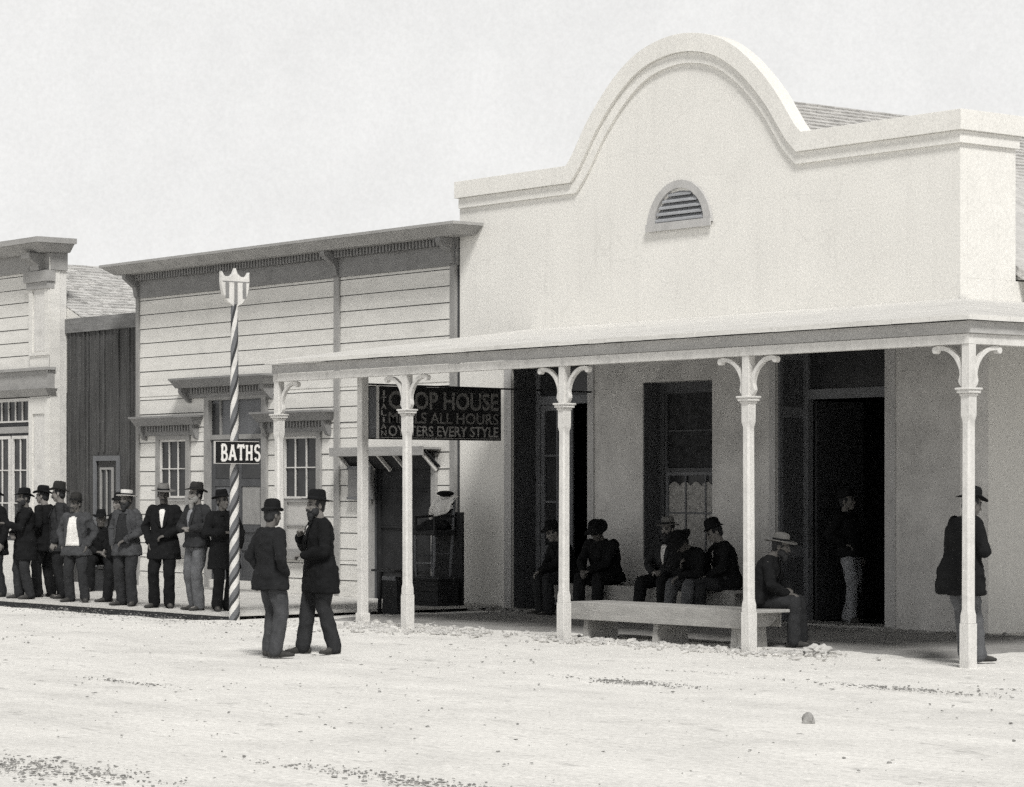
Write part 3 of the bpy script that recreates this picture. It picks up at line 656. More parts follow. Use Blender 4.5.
g = MB(); g.hexa([(-38,YW-.22,6.08),(LX+.12,YW-.22,6.08),(LX+.12,YW+.26,6.08),(-38,YW+.26,6.08)],[(-38,YW-.46,6.23),(LX+.25,YW-.46,6.23),(LX+.25,YW+.28,6.23),(-38,YW+.28,6.23)])
g.box(-38,LX+.30,YW-.52,YW+.30,6.231,6.33); cn = g.build('cornice', M['paint_trim'], store)
g = MB(); g.box(-38,LX+.05,YW-.09,YW-.007,5.76,6.079)
for xx in (-26.5,): g.poly([[(YW-.091,6.07),(YW-.40,6.07),(YW-.40,5.98),(YW-.22,5.86),(YW-.2,5.76),(YW-.091,5.752)]], 'x', xx-.16, xx+.16)
g.box(LX-.01, LX+.05, YW-.006, YW+.25, 5.76, 6.079)
g.build('frieze', M['paint_frame'], cn)
def shopwin(x0, x1, z0, z1, c, r, nm='window'):
    f = casing(x0,x1,z0,z1,.03,YW-.05,YW-.006).build(nm, M['paint_white'], store)
    sash_bars(x0,x1,z0,z1,YW-.02,c,r,.022,.03).build('sash', M['paint_white'], f); MB().box(x0,x1,YW-.018,YW-.007,z0,z1).build('glass', M['glass'], f)
for k in range(4):
    xa = -26.97-(k+1)*1.42+.05; shopwin(xa, xa+1.34, 2.98, 3.40, 5, 1)
MB().box(-38,-26.9,YW-.06,YW-.0065,2.78,2.90).build('transom_rail', M['paint_trim'], store)
for k in range(8):
    xa = -26.97-(k+1)*.71+.05; shopwin(xa, xa+.57, .85, 2.70, 2, 3)
MB().box(-38,-26.9,YW-.07,YW-.0065,.05,.76).build('stall_riser', M['paint_cream'], store)
g = MB(); g.box(-38,LX-.32,YW+.35,15,-.1,4.6); g.build('store_body', M['wood_board'], store)
MB().poly([[(LX-1.5,3.5),(LX+2.4,3.5),(LX+2.4,4.095),(LX-1.5,5.69)]],'y',YW+.262,YW+.285).build('gable_board', M['paint_cream'], store)
g = MB(); shingles(random.Random(9), (-28.6,4.66,6.10), (-28.6,15,6.10), (-23.5,4.66,4.02), (-23.5,15,4.02), .165, .12, .3, g, 1.6)
shingles(random.Random(9), (-28.6,4.95,6.10), (-28.6,15,6.10), (-34,4.95,4.0), (-34,15,4.0), .5, .5, .9, g, 1.)
g.box(-28.6,-23.9,14.9,15,3.9,4.0); g.build('shingle_roof', M['shingle_pale'], store)

# ------------------------------------------------------------------ barber pole, BATHS sign
PXX, PYY = -12.57, -.42
pole = empty('barber_pole', (PXX,PYY,0), 'tall spiral striped barber pole topped by a striped shield at the boardwalk edge', 'barber pole')
g = MB(); n = 36; H_ = 4.2; rows = 96; pitch = 9.2
vs_ = []; fs_ = []; ms_ = []
for i in range(rows+1):
    z = -.05+(H_+.05)*i/rows; r = .074-.026*(z/H_); 
    for j in range(n):
        a = 2*PI*j/n+z*pitch*(1.25-.35*z/H_); vs_.append((PXX+r*math.cos(a), PYY+r*math.sin(a), z))
for i in range(rows):
    for j in range(n):
        k = (j+1) % n; g.cur = [0]*7+[1]*7+[2]*4; g.cur = g.cur[j % 18]
        g.add([], []); g.f.append([i*n+j,i*n+k,(i+1)*n+k,(i+1)*n+j]); g.m.append(g.cur)
g.v = vs_; g.build('shaft', [M['paint_white'], mat('pole_stripe_paint', .15, COOL, .6, .15, 5.), M['wood_dark']], pole, smooth=True)
def shield(s, t0, t1):
    pts = [(-.26,.47),(-.2,.40),(-.1,.40),(-.04,.44),(0,.52),(.04,.44),(.1,.40),(.2,.40),(.26,.47),(.262,.33),(.25,.24),(.22,.15),(.14,.055),(.05,.01),(0,-.03),(-.05,.01),(-.14,.055),(-.22,.15),(-.25,.24),(-.262,.33)]
    return MB().poly([[(PYY+a*.84*s, 4.17+(b-.2)*s+.2*1) for a,b in pts]], 'x', PXX+t0, PXX+t1)
shd_ = shield(1., -.035, .035).build('shield', M['paint_white'], pole, bevel=.006)
g = MB()
for c,w_,zb in ((-.135,.055,.11),(0,.05,-.02),(.135,.055,.11)): g.box(PXX+.0355,PXX+.04,PYY+c-w_/2,PYY+c+w_/2,4.17+zb,4.17+.325)
g.box(PXX+.0355,PXX+.0385,PYY-.21,PYY+.21,4.17+.326,4.17+.338); g.build('shield_stripe', M['paint_grey'], shd_)
bx = PXX+.10
bs_ = empty('sign', (bx,PYY,2.2), 'small black sign with white BATHS lettering fixed to the striped barber pole', 'sign')
y0,y1,zb0,zb1 = PYY-.38, PYY+.30, 2.08, 2.365
MB().box(bx,bx+.03,y0,y1,zb0,zb1).build('board', M['sign_black'], bs_)
g = MB(); g.box(bx-.004,bx+.036,y0-.007,y1+.006,zb1,zb1+.008); g.box(bx-.004,bx+.036,y0-.007,y1+.006,zb0-.008,zb0); g.box(bx-.004,bx+.034,y0-.007,y0,zb0,zb1); g.build('trim', M['blind'], bs_)
def arc(cx, cy, rx, ry, a0, a1, n=10): return [(cx+rx*math.cos(math.radians(a0+(a1-a0)*i/n)), cy+ry*math.sin(math.radians(a0+(a1-a0)*i/n))) for i in range(n+1)]
GL = {'B': (.62,[[(.14,0),(.14,1)],[(.1,1)]+arc(.3,.76,.2,.24,90,-90)+[(.1,.52)],[(.1,.5)]+arc(.32,.25,.24,.25,90,-90)+[(.1,0)]]),
      'A': (.68,[[(.06,0),(.34,1)],[(.34,1),(.62,0)],[(.15,.3),(.52,.3)]]),
      'T': (.60,[[(.02,.95),(.58,.95)],[(.3,.95),(.3,0)],[(.04,.95),(.04,.78)],[(.56,.95),(.56,.78)]]),
      'H': (.68,[[(.13,0),(.13,1)],[(.55,0),(.55,1)],[(.13,.5),(.55,.5)]]),
      'S': (.58,[arc(.29,.74,.2,.24,20,250,12)[:-1]+arc(.29,.26,.21,.26,80,-160,12)])}
def strokes(mb, text, y, z, h, x, asp, wt, sp=.1):
    """hand drawn flared letters on the plane x = const, reading along +y"""
    for ch in text:
        adv, st = GL[ch]
        for ln in st:
            for i in range(len(ln)-1):
                a, b = V(ln[i]), V(ln[i+1]); d = b-a
                if d.length < 1e-5: continue
                d.normalize(); nn = V((-d.y,d.x)); long = len(ln) == 2
                segs = [(0,1.5),(.22,1.),(.78,1.),(1,1.5)] if long else [(-.06,1),(1.06,1)]
                for (t0,w0),(t1,w1) in zip(segs, segs[1:]):
                    p, q = a+(b-a)*t0, a+(b-a)*t1
                    quad = [p-nn*wt*w0, q-nn*wt*w1, q+nn*wt*w1, p+nn*wt*w0]
                    xo = x+random.uniform(0,.0012)
                    P = [(y+c.x*h*asp, z+c.y*h) for c in quad]
                    mb.hexa([(x-.002,a_,b_) for a_,b_ in P], [(xo+.004,a_,b_) for a_,b_ in P])
        y += (adv+sp)*h*asp
    return y
g = MB(); strokes(g, 'BATHS', PYY-.30, 2.118, .205, bx+.031, .84, .082, .12)
g.build('lettering', M['letter_white'], bs_)

# ------------------------------------------------------------------ chop house sign and its post
sp_ = empty('sign_post', (-10.87,.47,0), 'plain square white post carrying the black chop house sign', 'post')
MB().box(-10.925,-10.815,.415,.525,-.1,3.30).build('shaft', M['paint_white'], sp_, bevel=.006)
MB().box(-10.94,-10.80,.40,.54,-.1,.12).build('base', M['paint_white'], sp_, bevel=.006)
SGX = -10.87
cs = empty('sign', (SGX,1.7,2.7), 'long black hanging sign reading ITALIAN CHOP HOUSE, MEALS ALL HOURS, OYSTERS EVERY STYLE', 'sign')
MB().box(SGX-.02,SGX+.02,.53,2.76,2.39,3.09).build('board', M['sign_black'], cs)
MB().box(SGX+.021,SGX+.032,.55,.66,2.41,3.07).build('sign_edge', M['door_mid'], cs)
MB().box(SGX+.021,SGX+.045,.665,.70,2.40,3.09).build('frame_strip', M['paint_white'], cs)
MB().box(SGX+.021,SGX+.024,.72,2.74,2.41,2.418).build('border_line', M['letter_pale'], cs)
MB().chain([(SGX,.5,3.11),(SGX,4.4,3.09)],[.012,.012],8).build('rod', M['iron'], cs, smooth=True)
def text_mesh(txt, size, bold=.0, extr=.004):
    cu = bpy.data.curves.new('t','FONT'); cu.body = txt; cu.size = size; cu.offset = bold; cu.extrude = extr; cu.align_x = 'LEFT'; cu.resolution_u = 3
    ob = bpy.data.objects.new('t', cu); col.objects.link(ob); dg = bpy.context.evaluated_depsgraph_get(); me = bpy.data.meshes.new_from_object(ob.evaluated_get(dg))
    bpy.data.objects.remove(ob); return me
def letter(txt, y0, y1, z0, z1, mt, parent, bold=.012, name='lettering'):
    me = text_mesh(txt, 1., bold); xs_ = [v.co.x for v in me.vertices]; ys_ = [v.co.y for v in me.vertices]
    a, b, c, d_ = min(xs_), max(xs_), min(ys_), max(ys_)
    for v in me.vertices: v.co = (SGX+.0235+v.co.z*.5-parent.location.x, y0+(v.co.x-a)/(b-a)*(y1-y0)-parent.location.y, z0+(v.co.y-c)/(d_-c)*(z1-z0)-parent.location.z)
    me.materials.clear(); me.materials.append(mt); return link(name, me, parent)
letter('CHOP HOUSE', .87, 2.71, 2.79, 3.03, M['letter_grey'], cs, .022)
letter('MEALS ALL HOURS', .87, 2.71, 2.605, 2.755, M['letter_grey'], cs, .014)
letter('OYSTERS EVERY STYLE', .87, 2.71, 2.435, 2.575, M['letter_pale'], cs, .012)
for i, ch in enumerate('ITALIAN'):
    z = 3.0-i*.088; wd = .03 if ch == 'I' else .085
    letter(ch, .79-wd/2, .79+wd/2, z-.035, z+.035, M['letter_pale'], cs, .01)

# ------------------------------------------------------------------ benches, bootblack corner, odds and ends
bench = empty('bench', (-4.75,.55,0), 'long pale plank bench with a deep front board standing between the porch posts', 'bench')
bx0, bx1, bz = -6.42, -3.33, .42
MB().box(bx0,bx1,.28,.84,bz-.035,bz).build('seat', M['wood_light'], bench, bevel=.006)
MB().box(bx0+.02,bx1-.15,.262,.2795,bz-.205,bz+.001).box(bx0+.02,bx1-.15,.8405,.86,bz-.2,bz-.002).build('apron', M['wood_light'], bench, bevel=.005)
for x in (bx0+.22, -4.98, bx1-.36):
    MB().poly([[(.31,-.06),(.81,-.06),(.76,bz-.036),(.36,bz-.036)]], 'x', x-.04, x+.04).build('leg', M['wood_light'], bench)
MB().poly([[(.285,bz-.036),(.835,bz-.036),(.8,bz-.1),(.68,bz-.19),(.44,bz-.19),(.32,bz-.1)]], 'x', bx1-.20, bx1-.16).build('end_brace', M['wood_light'], bench)
wb = empty('bench', (-8.9,4.05,0), 'low plain board bench along the adobe wall behind the seated men', 'bench')
MB().box(-11.0,-7.25,3.72,4.28,.40,.44).build('seat', M['wood_light'], wb); MB().box(-11.0,-7.25,3.70,3.719,.22,.439).build('apron', M['wood_light'], wb)
for x in (-10.7,-9.1,-7.6): MB().box(x-.05,x+.05,3.75,4.25,-.05,.399).build('leg', M['wood_light'], wb)
cr = empty('crate', (-13.33,3.5,0), 'black low wooden crate under the shoeshine chair by the adobe corner', 'crate')
cx0_,cx1_,cy0_,cy1_ = -13.70,-13.00,3.33,3.67
g = MB(); z = -.04
while z < .42: g.box(cx0_,cx1_,cy0_-.02,cy0_,z,min(z+.15,.44)-.006); g.box(cx0_,cx1_,cy1_,cy1_+.02,z,min(z+.15,.44)-.006); g.box(cx0_-.02,cx0_,cy0_,cy1_,z,min(z+.15,.44)-.006); g.box(cx1_,cx1_+.02,cy0_,cy1_,z,min(z+.15,.44)-.006); z += .15
g.build('side', M['wood_black'], cr); MB().box(cx0_-.03,cx1_+.03,cy0_-.03,cy1_+.03,.441,.465).build('top', M['wood_dark'], cr)
MB().box(-13.72,-12.98,3.74,3.77,.0,1.40).build('back_panel', M['wood_black'], cr)
ch = empty('chair', (-13.36,3.55,.465), 'dark wooden shoeshine chair set up on the black crate', 'chair')
SZ = .465
for x,y in ((-13.60,3.36),(-13.14,3.36),(-13.60,3.66),(-13.14,3.66)):
    g = MB(); top_ = SZ+.64 if y < 3.5 else SZ+1.12; g.chain([(x+.03*(1 if x < -13.3 else -1),y,SZ+.0),(x,y,SZ+.25),(x,y+(.06 if y > 3.5 else 0),top_)],[.018,.024,.02],8); g.build('leg', M['door_mid'], ch, smooth=True)
MB().box(-13.65,-13.09,3.32,3.70,SZ+.60,SZ+.68).build('seat', M['wood_black'], ch, bevel=.02)
g = MB()
for z in (.80,.94,1.08): g.bar((-13.6,3.69+(z-.6)*.08,SZ+z),(-13.14,3.69+(z-.6)*.08,SZ+z),.02,.09)
g.build('backrest', M['wood_black'], ch)
for x in (-13.6,-13.14): MB().bar((x,3.34,SZ+.86),(x,3.72,SZ+.88),.04,.035).bar((x,3.36,SZ+.68),(x,3.36,SZ+.86),.03,.03).build('armrest', M['wood_black'], ch)
g = MB(); g.bar((-13.58,3.36,SZ+.2),(-13.16,3.36,SZ+.2),.02,.02); g.bar((-13.58,3.36,SZ+.3),(-13.58,3.66,SZ+.3),.02,.02); g.bar((-13.16,3.36,SZ+.34),(-13.16,3.66,SZ+.34),.02,.02); g.build('stretcher', M['door_mid'], ch)
# cloth over the back: upper white fold, dark coat under it
g = MB(); nn_ = 14
def drape(u, v):
    x = -13.64+.52*u; z = SZ+1.17-(.36-.16*u)*v+.012*math.sin(u*7)*v; y = 3.76-.10*v**.6-.018*math.sin(u*11+v*3)
    return (x+.02*math.sin(v*5), y-.04*math.sin(v*PI), z)
vs_ = [drape(i/nn_, j/nn_) for j in range(nn_+1) for i in range(nn_+1)]
g.add(vs_, [(j*(nn_+1)+i,j*(nn_+1)+i+1,(j+1)*(nn_+1)+i+1,(j+1)*(nn_+1)+i) for j in range(nn_) for i in range(nn_)])
cl = g.build('cloth', C['white'], smooth=True); so_ = cl.modifiers.new('s','SOLIDIFY'); so_.thickness = .008
tag(cl, 'pale cloth draped over the back of the shoeshine chair', 'cloth')
g = MB(); g.ell((-13.35,3.52,SZ+.74),(.26,.18,.09)); g.ell((-13.4,3.42,SZ+.70),(.24,.12,.07))
hp = g.build('coat', C['dark'], smooth=True); r_ = hp.modifiers.new('r','REMESH'); r_.mode = 'VOXEL'; r_.voxel_size = .025
tx = bpy.data.textures.new('fold','CLOUDS'); tx.noise_scale = .09; dd = hp.modifiers.new('d','DISPLACE'); dd.texture = tx; dd.strength = .07
tag(hp, 'crumpled dark coat heaped on the seat of the shoeshine chair', 'coat')
g = MB(); g.chain([(-13.36,3.72,SZ+1.21),(-13.36,3.72,SZ+1.23)],[.13,.13],16); g.v = [(x,y,SZ+1.205+(z-SZ-1.22)*.3) for x,y,z in g.v]
hat0 = g.build('cap', C['felt'], smooth=True); tag(hat0, 'flat black cap lying on top of the draped cloth', 'cap')
st = empty('stand', (-12.66,2.3,0), 'dark box stand with an overhanging board top left of the shoeshine crate', 'stand')
MB().box(-12.82,-12.48,2.2,2.4,-.05,.50).build('body', M['wood_black'], st); MB().box(-12.98,-12.44,2.12,2.44,.58,.61).build('top', M['wood_dark'], st)
MB().bar((-12.46,2.36,0),(-12.54,2.36,.58),.05,.04).build('leg', M['wood_black'], st); MB().bar((-12.9,2.2,0),(-12.84,2.2,.58),.04,.04).build('leg', M['wood_black'], st)
MB().box(-12.8,-12.5,2.18,2.199,.46,.52).build('ledge', M['door_mid'], st)
# stone, paper
def rock(c, r, seed, n=2):
    bm = bmesh.new(); bmesh.ops.create_icosphere(bm, subdivisions=n, radius=1); s = V((seed*7.1,seed*3.3,0))
    for v in bm.verts:
        k = 1+.35*noise.noise(v.co*1.3+s)+.12*noise.noise(v.co*4+s); v.co = V((v.co.x*r[0]*k, v.co.y*r[1]*k, v.co.z*r[2]*k))+V(c)
    return bm
def bm_obj(name, bm, mt):
    me = bpy.data.meshes.new(name); bm.to_mesh(me); bm.free(); me.materials.append(mt); return link(name, me)
tag(bm_obj('stone', rock((3.6,-5.8,.025),(.05,.04,.06),2,3), M['rock']), 'single grey stone lying alone on the bare dusty street', 'stone')
bm = bmesh.new(); bmesh.ops.create_icosphere(bm, subdivisions=3, radius=1)
for v in bm.verts:
    k = 1+.5*noise.noise(v.co*2.1)+.25*noise.noise(v.co*6); v.co = V((v.co.x*.15*k, v.co.y*.12*k, max(-.02, v.co.z*.07*k+.035)))+V((-2.33,.25,0))
tag(bm_obj('paper', bm, M['paper']), 'crumpled white paper on the ground right of the front bench', 'paper')
# pebbles near posts and bench, scraps on the street
def scatter(name, n, fn, mt, seed, label, cat):
    r = random.Random(seed); g = MB()
    for i in range(n):
        x, y, s, fl = fn(r); M3 = Matrix.Rotation(r.uniform(0,6.3),3,'Z') @ Matrix.Rotation(r.uniform(-.4,.4),3,'X')
        n0 = len(g.v); g.ell((x,y,s*fl*.3-.008),(s*(1+1.6*r.random()**3),s*r.uniform(.35,1),s*fl),M3,6,4)
        for q in range(n0, len(g.v)): g.v[q] = tuple(V(g.v[q])+V((r.uniform(-1,1),r.uniform(-1,1),r.uniform(-.6,.6)))*s*.28)
    return tag(g.build(name, mt), label, cat, kind='stuff')
def f1(r):
    if r.random() < .45: x = r.gauss(-9.4,.9); y = r.gauss(-.05,.38)
    else: k = r.choice((-6.2,-5.6,-5.0,-4.3,-3.4,-3.0,-2.5)); x = r.gauss(k,.35); y = r.gauss(.05,.22)
    return x, y, abs(r.gauss(.013,.012))+.007, .6
scatter('gravel', 1300, f1, M['pebble'], 4, 'pale gravel and crumbled lumps around the porch posts and bench feet', 'gravel')
spots = [(2.8,-11.8,.6,.22,110),(5.0,-10.4,.8,.10,80),(-.45,-3.95,.45,.12,70),(1.6,-2.6,.6,.1,60),(3.0,-1.9,.5,.08,40),(-3.2,-7.5,.5,.05,22),(-12.5,-1.1,2.2,.3,60),(-16,-.9,1.5,.3,60),(-1.2,-2.6,.5,.1,26)]
def f2(r):
    if r.random() < .70:
        k = r.choices(spots, [s[4] for s in spots])[0]; return r.gauss(k[0],k[2]), r.gauss(k[1],k[3]), min(.013,abs(r.gauss(.003,.005))+.0025), .4
    return r.uniform(-18,8), r.uniform(-12.5,.2), min(.018,abs(r.gauss(.004,.006))+.003), .3
scatter('street_litter', 4200, f2, M['debris'], 8, 'dark scraps and dried dung scattered over the pale dusty street', 'litter')
def f3(r):
    x = r.uniform(-13.5,-3.2); return x, r.gauss(4.15,.16), abs(r.gauss(.015,.016))+.008, .5
scatter('rubble', 900, f3, M['rock'], 12, 'crumbled plaster and dirt along the foot of the adobe wall', 'rubble')
# ------------------------------------------------------------------ people
def remeshed(mb, voxel, smooth=3, fac=.5):
    me = bpy.data.meshes.new('t'); me.from_pydata(mb.v, [], mb.f)
    bm = bmesh.new(); bm.from_mesh(me); bmesh.ops.recalc_face_normals(bm, faces=bm.faces); bm.to_mesh(me); bm.free()
    ob = bpy.data.objects.new('t', me); col.objects.link(ob)
    r = ob.modifiers.new('r','REMESH'); r.mode = 'VOXEL'; r.voxel_size = voxel
    if smooth: s = ob.modifiers.new('s','SMOOTH'); s.iterations = smooth; s.factor = fac
    dg = bpy.context.evaluated_depsgraph_get(); out = bpy.data.meshes.new_from_object(ob.evaluated_get(dg))
    bpy.data.objects.remove(ob); bpy.data.meshes.remove(me); return out
def wrinkle(me, amp, sc_=(9,9,16), seed=0., fine=.35):
    ns = [v.normal.copy() for v in me.vertices]
    for v, n in zip(me.vertices, ns):
        p = V((v.co.x*sc_[0]+seed, v.co.y*sc_[1], v.co.z*sc_[2]))
        a = 1-abs(noise.noise(p))*2.4
        v.co += n*(amp*(a*.6+fine*noise.noise(p*2.3)))
def finish(me, name, mt, parent):
    me.materials.clear()
    for m in (mt if isinstance(mt, list) else [mt]): me.materials.append(m)
    me.polygons.foreach_set('use_smooth', [True]*len(me.polygons)); me.name = name
    return link(name, me, parent)
def ik(a, b, l1, l2, hint):
    a, b = V(a), V(b); d = b-a; L_ = min(d.length, (l1+l2)*.999); dn = d.normalized(); b2 = a+dn*L_
    x = (l1*l1-l2*l2+L_*L_)/(2*L_); h = math.sqrt(max(0, l1*l1-x*x)); hv = V(hint); hv = (hv-dn*hv.dot(dn))
    if hv.length < 1e-4: hv = V((0,1,0))
    return a+dn*x+hv.normalized()*h, b2
F_, L_3, U_ = V((0,-1,0)), V((1,0,0)), V((0,0,1))
def hand(mb, w, d, n, side, curl):
    """palm, four curled fingers of unequal length and a thumb from the side of the palm"""
    d = d.normalized(); n = (n-d*n.dot(d)).normalized(); s = d.cross(n)*side
    def pt(a, b, c): return w+d*a+s*b+n*c
    rs = []
    for a, hw, ht in ((-.015,.026,.020),(.01,.030,.017),(.05,.039,.015),(.082,.040,.013),(.092,.034,.010)):
        rs.append([pt(a, hw*math.cos(2*PI*j/10), ht*math.sin(2*PI*j/10)) for j in range(10)])
    mb.rings(rs)
    for k, (b, l) in enumerate(((.030,.070),(.010,.080),(-.011,.075),(-.030,.058))):
        c = curl*(1+.08*k); p = pt(.082, b, 0); P = [pt(.06,b*.9,0), p]; ang = 0
        for q, fr in enumerate((.42,.33,.25)):
            ang += c*(.6 if q == 0 else 1.); P.append(P[-1]+(d*math.cos(ang)+n*math.sin(ang))*l*fr)
        mb.chain(P, [.0102,.0102,.0098,.0094,.0085], 8, 2)
    t0 = pt(.015,.024,.004); t1 = pt(.042,.052,.012); t2 = pt(.07,.058,.026); mb.chain([t0,t1,t2,pt(.09,.05,.036)], [.0135,.0125,.011,.009], 8, 2)
def person(label, pos, face, H=1.72, feet=None, pelvis=None, lean=0., side=0., hunch=0., twist=0., head=(0,0,0), arms=('down','down'), group=None, seat=None,
           coat='dark', coat_len=.42, coat_cut='closed', trousers='char', shirt=None, vest=None, hat='slouch', hatm='felt', beard=None, moust=None, skin=None, hair=HAIRD,
           tie=None, curl=.55, build=1., knee_out=.12, seed=0, hat_tilt=0., shoes='shoe'):
    """pos: world point under the pelvis, face: picture-relative heading in degrees (0 to the camera, 90 to its right)"""
    fx = math.cos(math.radians(face))*.7806+math.sin(math.radians(face))*.625; fy = -math.cos(math.radians(face))*.625+math.sin(math.radians(face))*.7806
    rz = math.atan2(fx, -fy); k = H/1.72; skin = skin or SKIN; rnd = random.Random(seed+11)
    PZ = seat+.10 if seat is not None else (.925*k)
    P = V((0,0,PZ))+V(pelvis or (0,0,0))
    R3 = Matrix.Rotation(lean, 3, 'X') @ Matrix.Rotation(side, 3, 'Y')     # lean>0: forward (towards -Y)
    up = R3 @ U_; fw = R3 @ F_; up2 = (Matrix.Rotation(lean+hunch, 3, 'X') @ Matrix.Rotation(side, 3, 'Y')) @ U_
    fw2 = (Matrix.Rotation(lean+hunch, 3, 'X')) @ F_
    if seat is None:
        P += V((rnd.uniform(-.03,.03), rnd.uniform(-.02,.02), -.006)); side += rnd.uniform(-.045,.045); head = (head[0]+rnd.uniform(-.22,.22), head[1]+rnd.uniform(-.04,.12), head[2]+rnd.uniform(-.08,.08)); twist += rnd.uniform(-.12,.12)
    T = .475*k
    def spine(t):
        if t <= .5: return P+up*(T*t)
        return P+up*(T*.5)+((up*(1-sm((t-.5)*2)*.6)+up2*(sm((t-.5)*2)*.6)).normalized())*(T*(t-.5))
    Lt = Matrix.Rotation(twist, 3, 'Z') @ L_3
    nb = spine(1.06); hc = nb+up2*(.158*k)+fw2*(.035*k)
    if seat is None: feet = feet or ((.12+rnd.uniform(-.03,.04),.02+rnd.uniform(-.09,.05),18+rnd.uniform(-14,14)),(-.12+rnd.uniform(-.04,.03),-.02+rnd.uniform(-.07,.08),-18+rnd.uniform(-14,14)))
    else: feet = feet or ((.16,-.46,12),(-.16,-.46,-12))
    hips = [P+L_3*(.092*k), P-L_3*(.092*k)]; ank = [V((f[0],f[1],.085*k)) for f in feet]
    th, sh = .425*k, .425*k
    knees = []; anks = []
    for i in (0,1):
        s = 1 if i == 0 else -1; kn, an = ik(hips[i], ank[i], th, sh, (s*knee_out, -1, .25 if seat is not None else .02)); knees.append(kn); anks.append(an)
    shl = [spine(.945)+Lt*(.168*k*build), spine(.945)-Lt*(.168*k*build)]
    ua, fa = .285*k, .255*k; wr = []; el = []; hd = []
    fwt = Matrix.Rotation(twist, 3, 'Z') @ fw
    for i in (0,1):
        s = 1 if i == 0 else -1; a = arms[i]; S = shl[i]
        if isinstance(a, tuple): w_ = P+Lt*(s*a[0])+fwt*a[1]+U_*a[2]; hint = V(a[3]) if len(a) > 3 else V((s*.6,.8,-.3)); dirn = V(a[4]) if len(a) > 4 else None
        else:
            dirn = None; hint = V((s*.5,1,-.1))
            if a == 'down': w_ = S+V((s*.09,-.06,-.505*k))
            elif a == 'pocket': w_ = P+Lt*(s*.205)+fwt*.06+U_*.0; hint = V((s*.8,.8,0)); dirn = V((-s*.15,-.2,-1))
            elif a == 'clasp': w_ = P+Lt*(s*.075)+fwt*.20+U_*.10; hint = V((s*1.,.5,-.2)); dirn = V((-s*.9,-.15,-.3))
            elif a == 'belly': w_ = P+Lt*(s*.10)+fwt*.19+U_*.2; hint = V((s*1.,.4,-.3)); dirn = V((-s*1,-.1,0))
            elif a == 'hip': w_ = P+Lt*(s*.22)+fwt*.05+U_*.10; hint = V((s*1.,.7,0)); dirn = V((-s*.6,-.6,-.3))
            elif a == 'knee': w_ = knees[i]+(hips[i]-knees[i])*.22+V((0,0,.085)); hint = V((s*.9,.5,0)); dirn = knees[i]-hips[i]
            elif a == 'lap': w_ = (hips[0]+hips[1])/2+V((s*.08,-.30,.11)); hint = V((s*1,.5,-.2)); dirn = V((-s*1,-.4,-.1))
            elif a == 'elbowknee': w_ = (knees[0]+knees[1])/2+V((s*.06,-.06,.12)); hint = V((s*1,.3,-.6)); dirn = V((-s*.5,-.6,-.5))
            elif a == 'behind': w_ = P+Lt*(s*.12)-fwt*.16+U_*.06; hint = V((s*1,.3,0)); dirn = V((-s*1,.1,-.2))
        e_, w_ = ik(S, w_, ua, fa, hint); el.append(e_); wr.append(w_); hd.append(dirn if dirn else (w_-e_))
    # ---- body: one continuous surface
    b = MB()
    def trunk(mb, st, grow=0., n=22, p=.85):
        rs = []
        for t, w_, d_, off in st:
            c = spine(t) if t >= 0 or seat is not None else P+U_*(T*t)
            uu = Lt if t > .3 else (L_3+(Lt-L_3)*max(0, t/.3)); ff = fwt if t >= -.01 else F_
            rs.append([c+ff*off+uu*((w_+grow)*build*k*math.copysign(abs(math.cos(2*PI*j/n))**p, math.cos(2*PI*j/n)))+ff*((d_+grow)*k*math.copysign(abs(math.sin(2*PI*j/n))**p, math.sin(2*PI*j/n))) for j in range(n)])
        mb.rings(rs)
    trunk(b, [(-.20,.06,.06,0),(-.16,.13,.09,0),(0,.165,.105,0),(.25,.145,.098,.01),(.45,.15,.105,.012),(.7,.165,.112,.01),(.88,.16,.095,0),(.97,.12,.075,-.005),(1.04,.07,.06,0),(1.07,.055,.055,.005)])
    b.chain([spine(.98), nb, hc-up2*.06*k+fw2*-.015],[.06*k,.056*k,.056*k],12)
    yaw, pit, rol = head
    HR = Matrix.Rotation(lean+hunch,3,'X') @ Matrix.Rotation(twist*.7+yaw,3,'Z') @ Matrix.Rotation(pit,3,'X') @ Matrix.Rotation(rol,3,'Y')
    def hp(x, y, z): return hc+HR @ V((x*k, y*k, z*k))
    def he(mb, c, r): mb.ell(hp(*c), [q*k for q in r], HR, 16, 11)
    he(b,(0,.012,.032),(.074,.094,.088)); he(b,(0,-.032,-.03),(.060,.058,.084)); he(b,(0,-.055,-.094),(.034,.034,.03)); he(b,(0,.0,-.055),(.058,.06,.055))
    he(b,(0,-.078,.022),(.05,.018,.013)); he(b,(.031,-.07,-.022),(.022,.02,.018)); he(b,(-.031,-.07,-.022),(.022,.02,.018))
    b.chain([hp(0,-.085,.012),hp(0,-.099,-.016),hp(0,-.114,-.038)],[.009*k,.0105*k,.013*k],8,2); he(b,(.012,-.096,-.042),(.009,.01,.008)); he(b,(-.012,-.096,-.042),(.009,.01,.008))
    he(b,(0,-.088,-.066),(.024,.012,.007)); he(b,(0,-.086,-.078),(.02,.012,.008))
    for s in (1,-1): he(b,(s*.076,.012,-.018),(.010,.021,.032)); he(b,(s*.029,-.080,.002),(.0125,.012,.010))
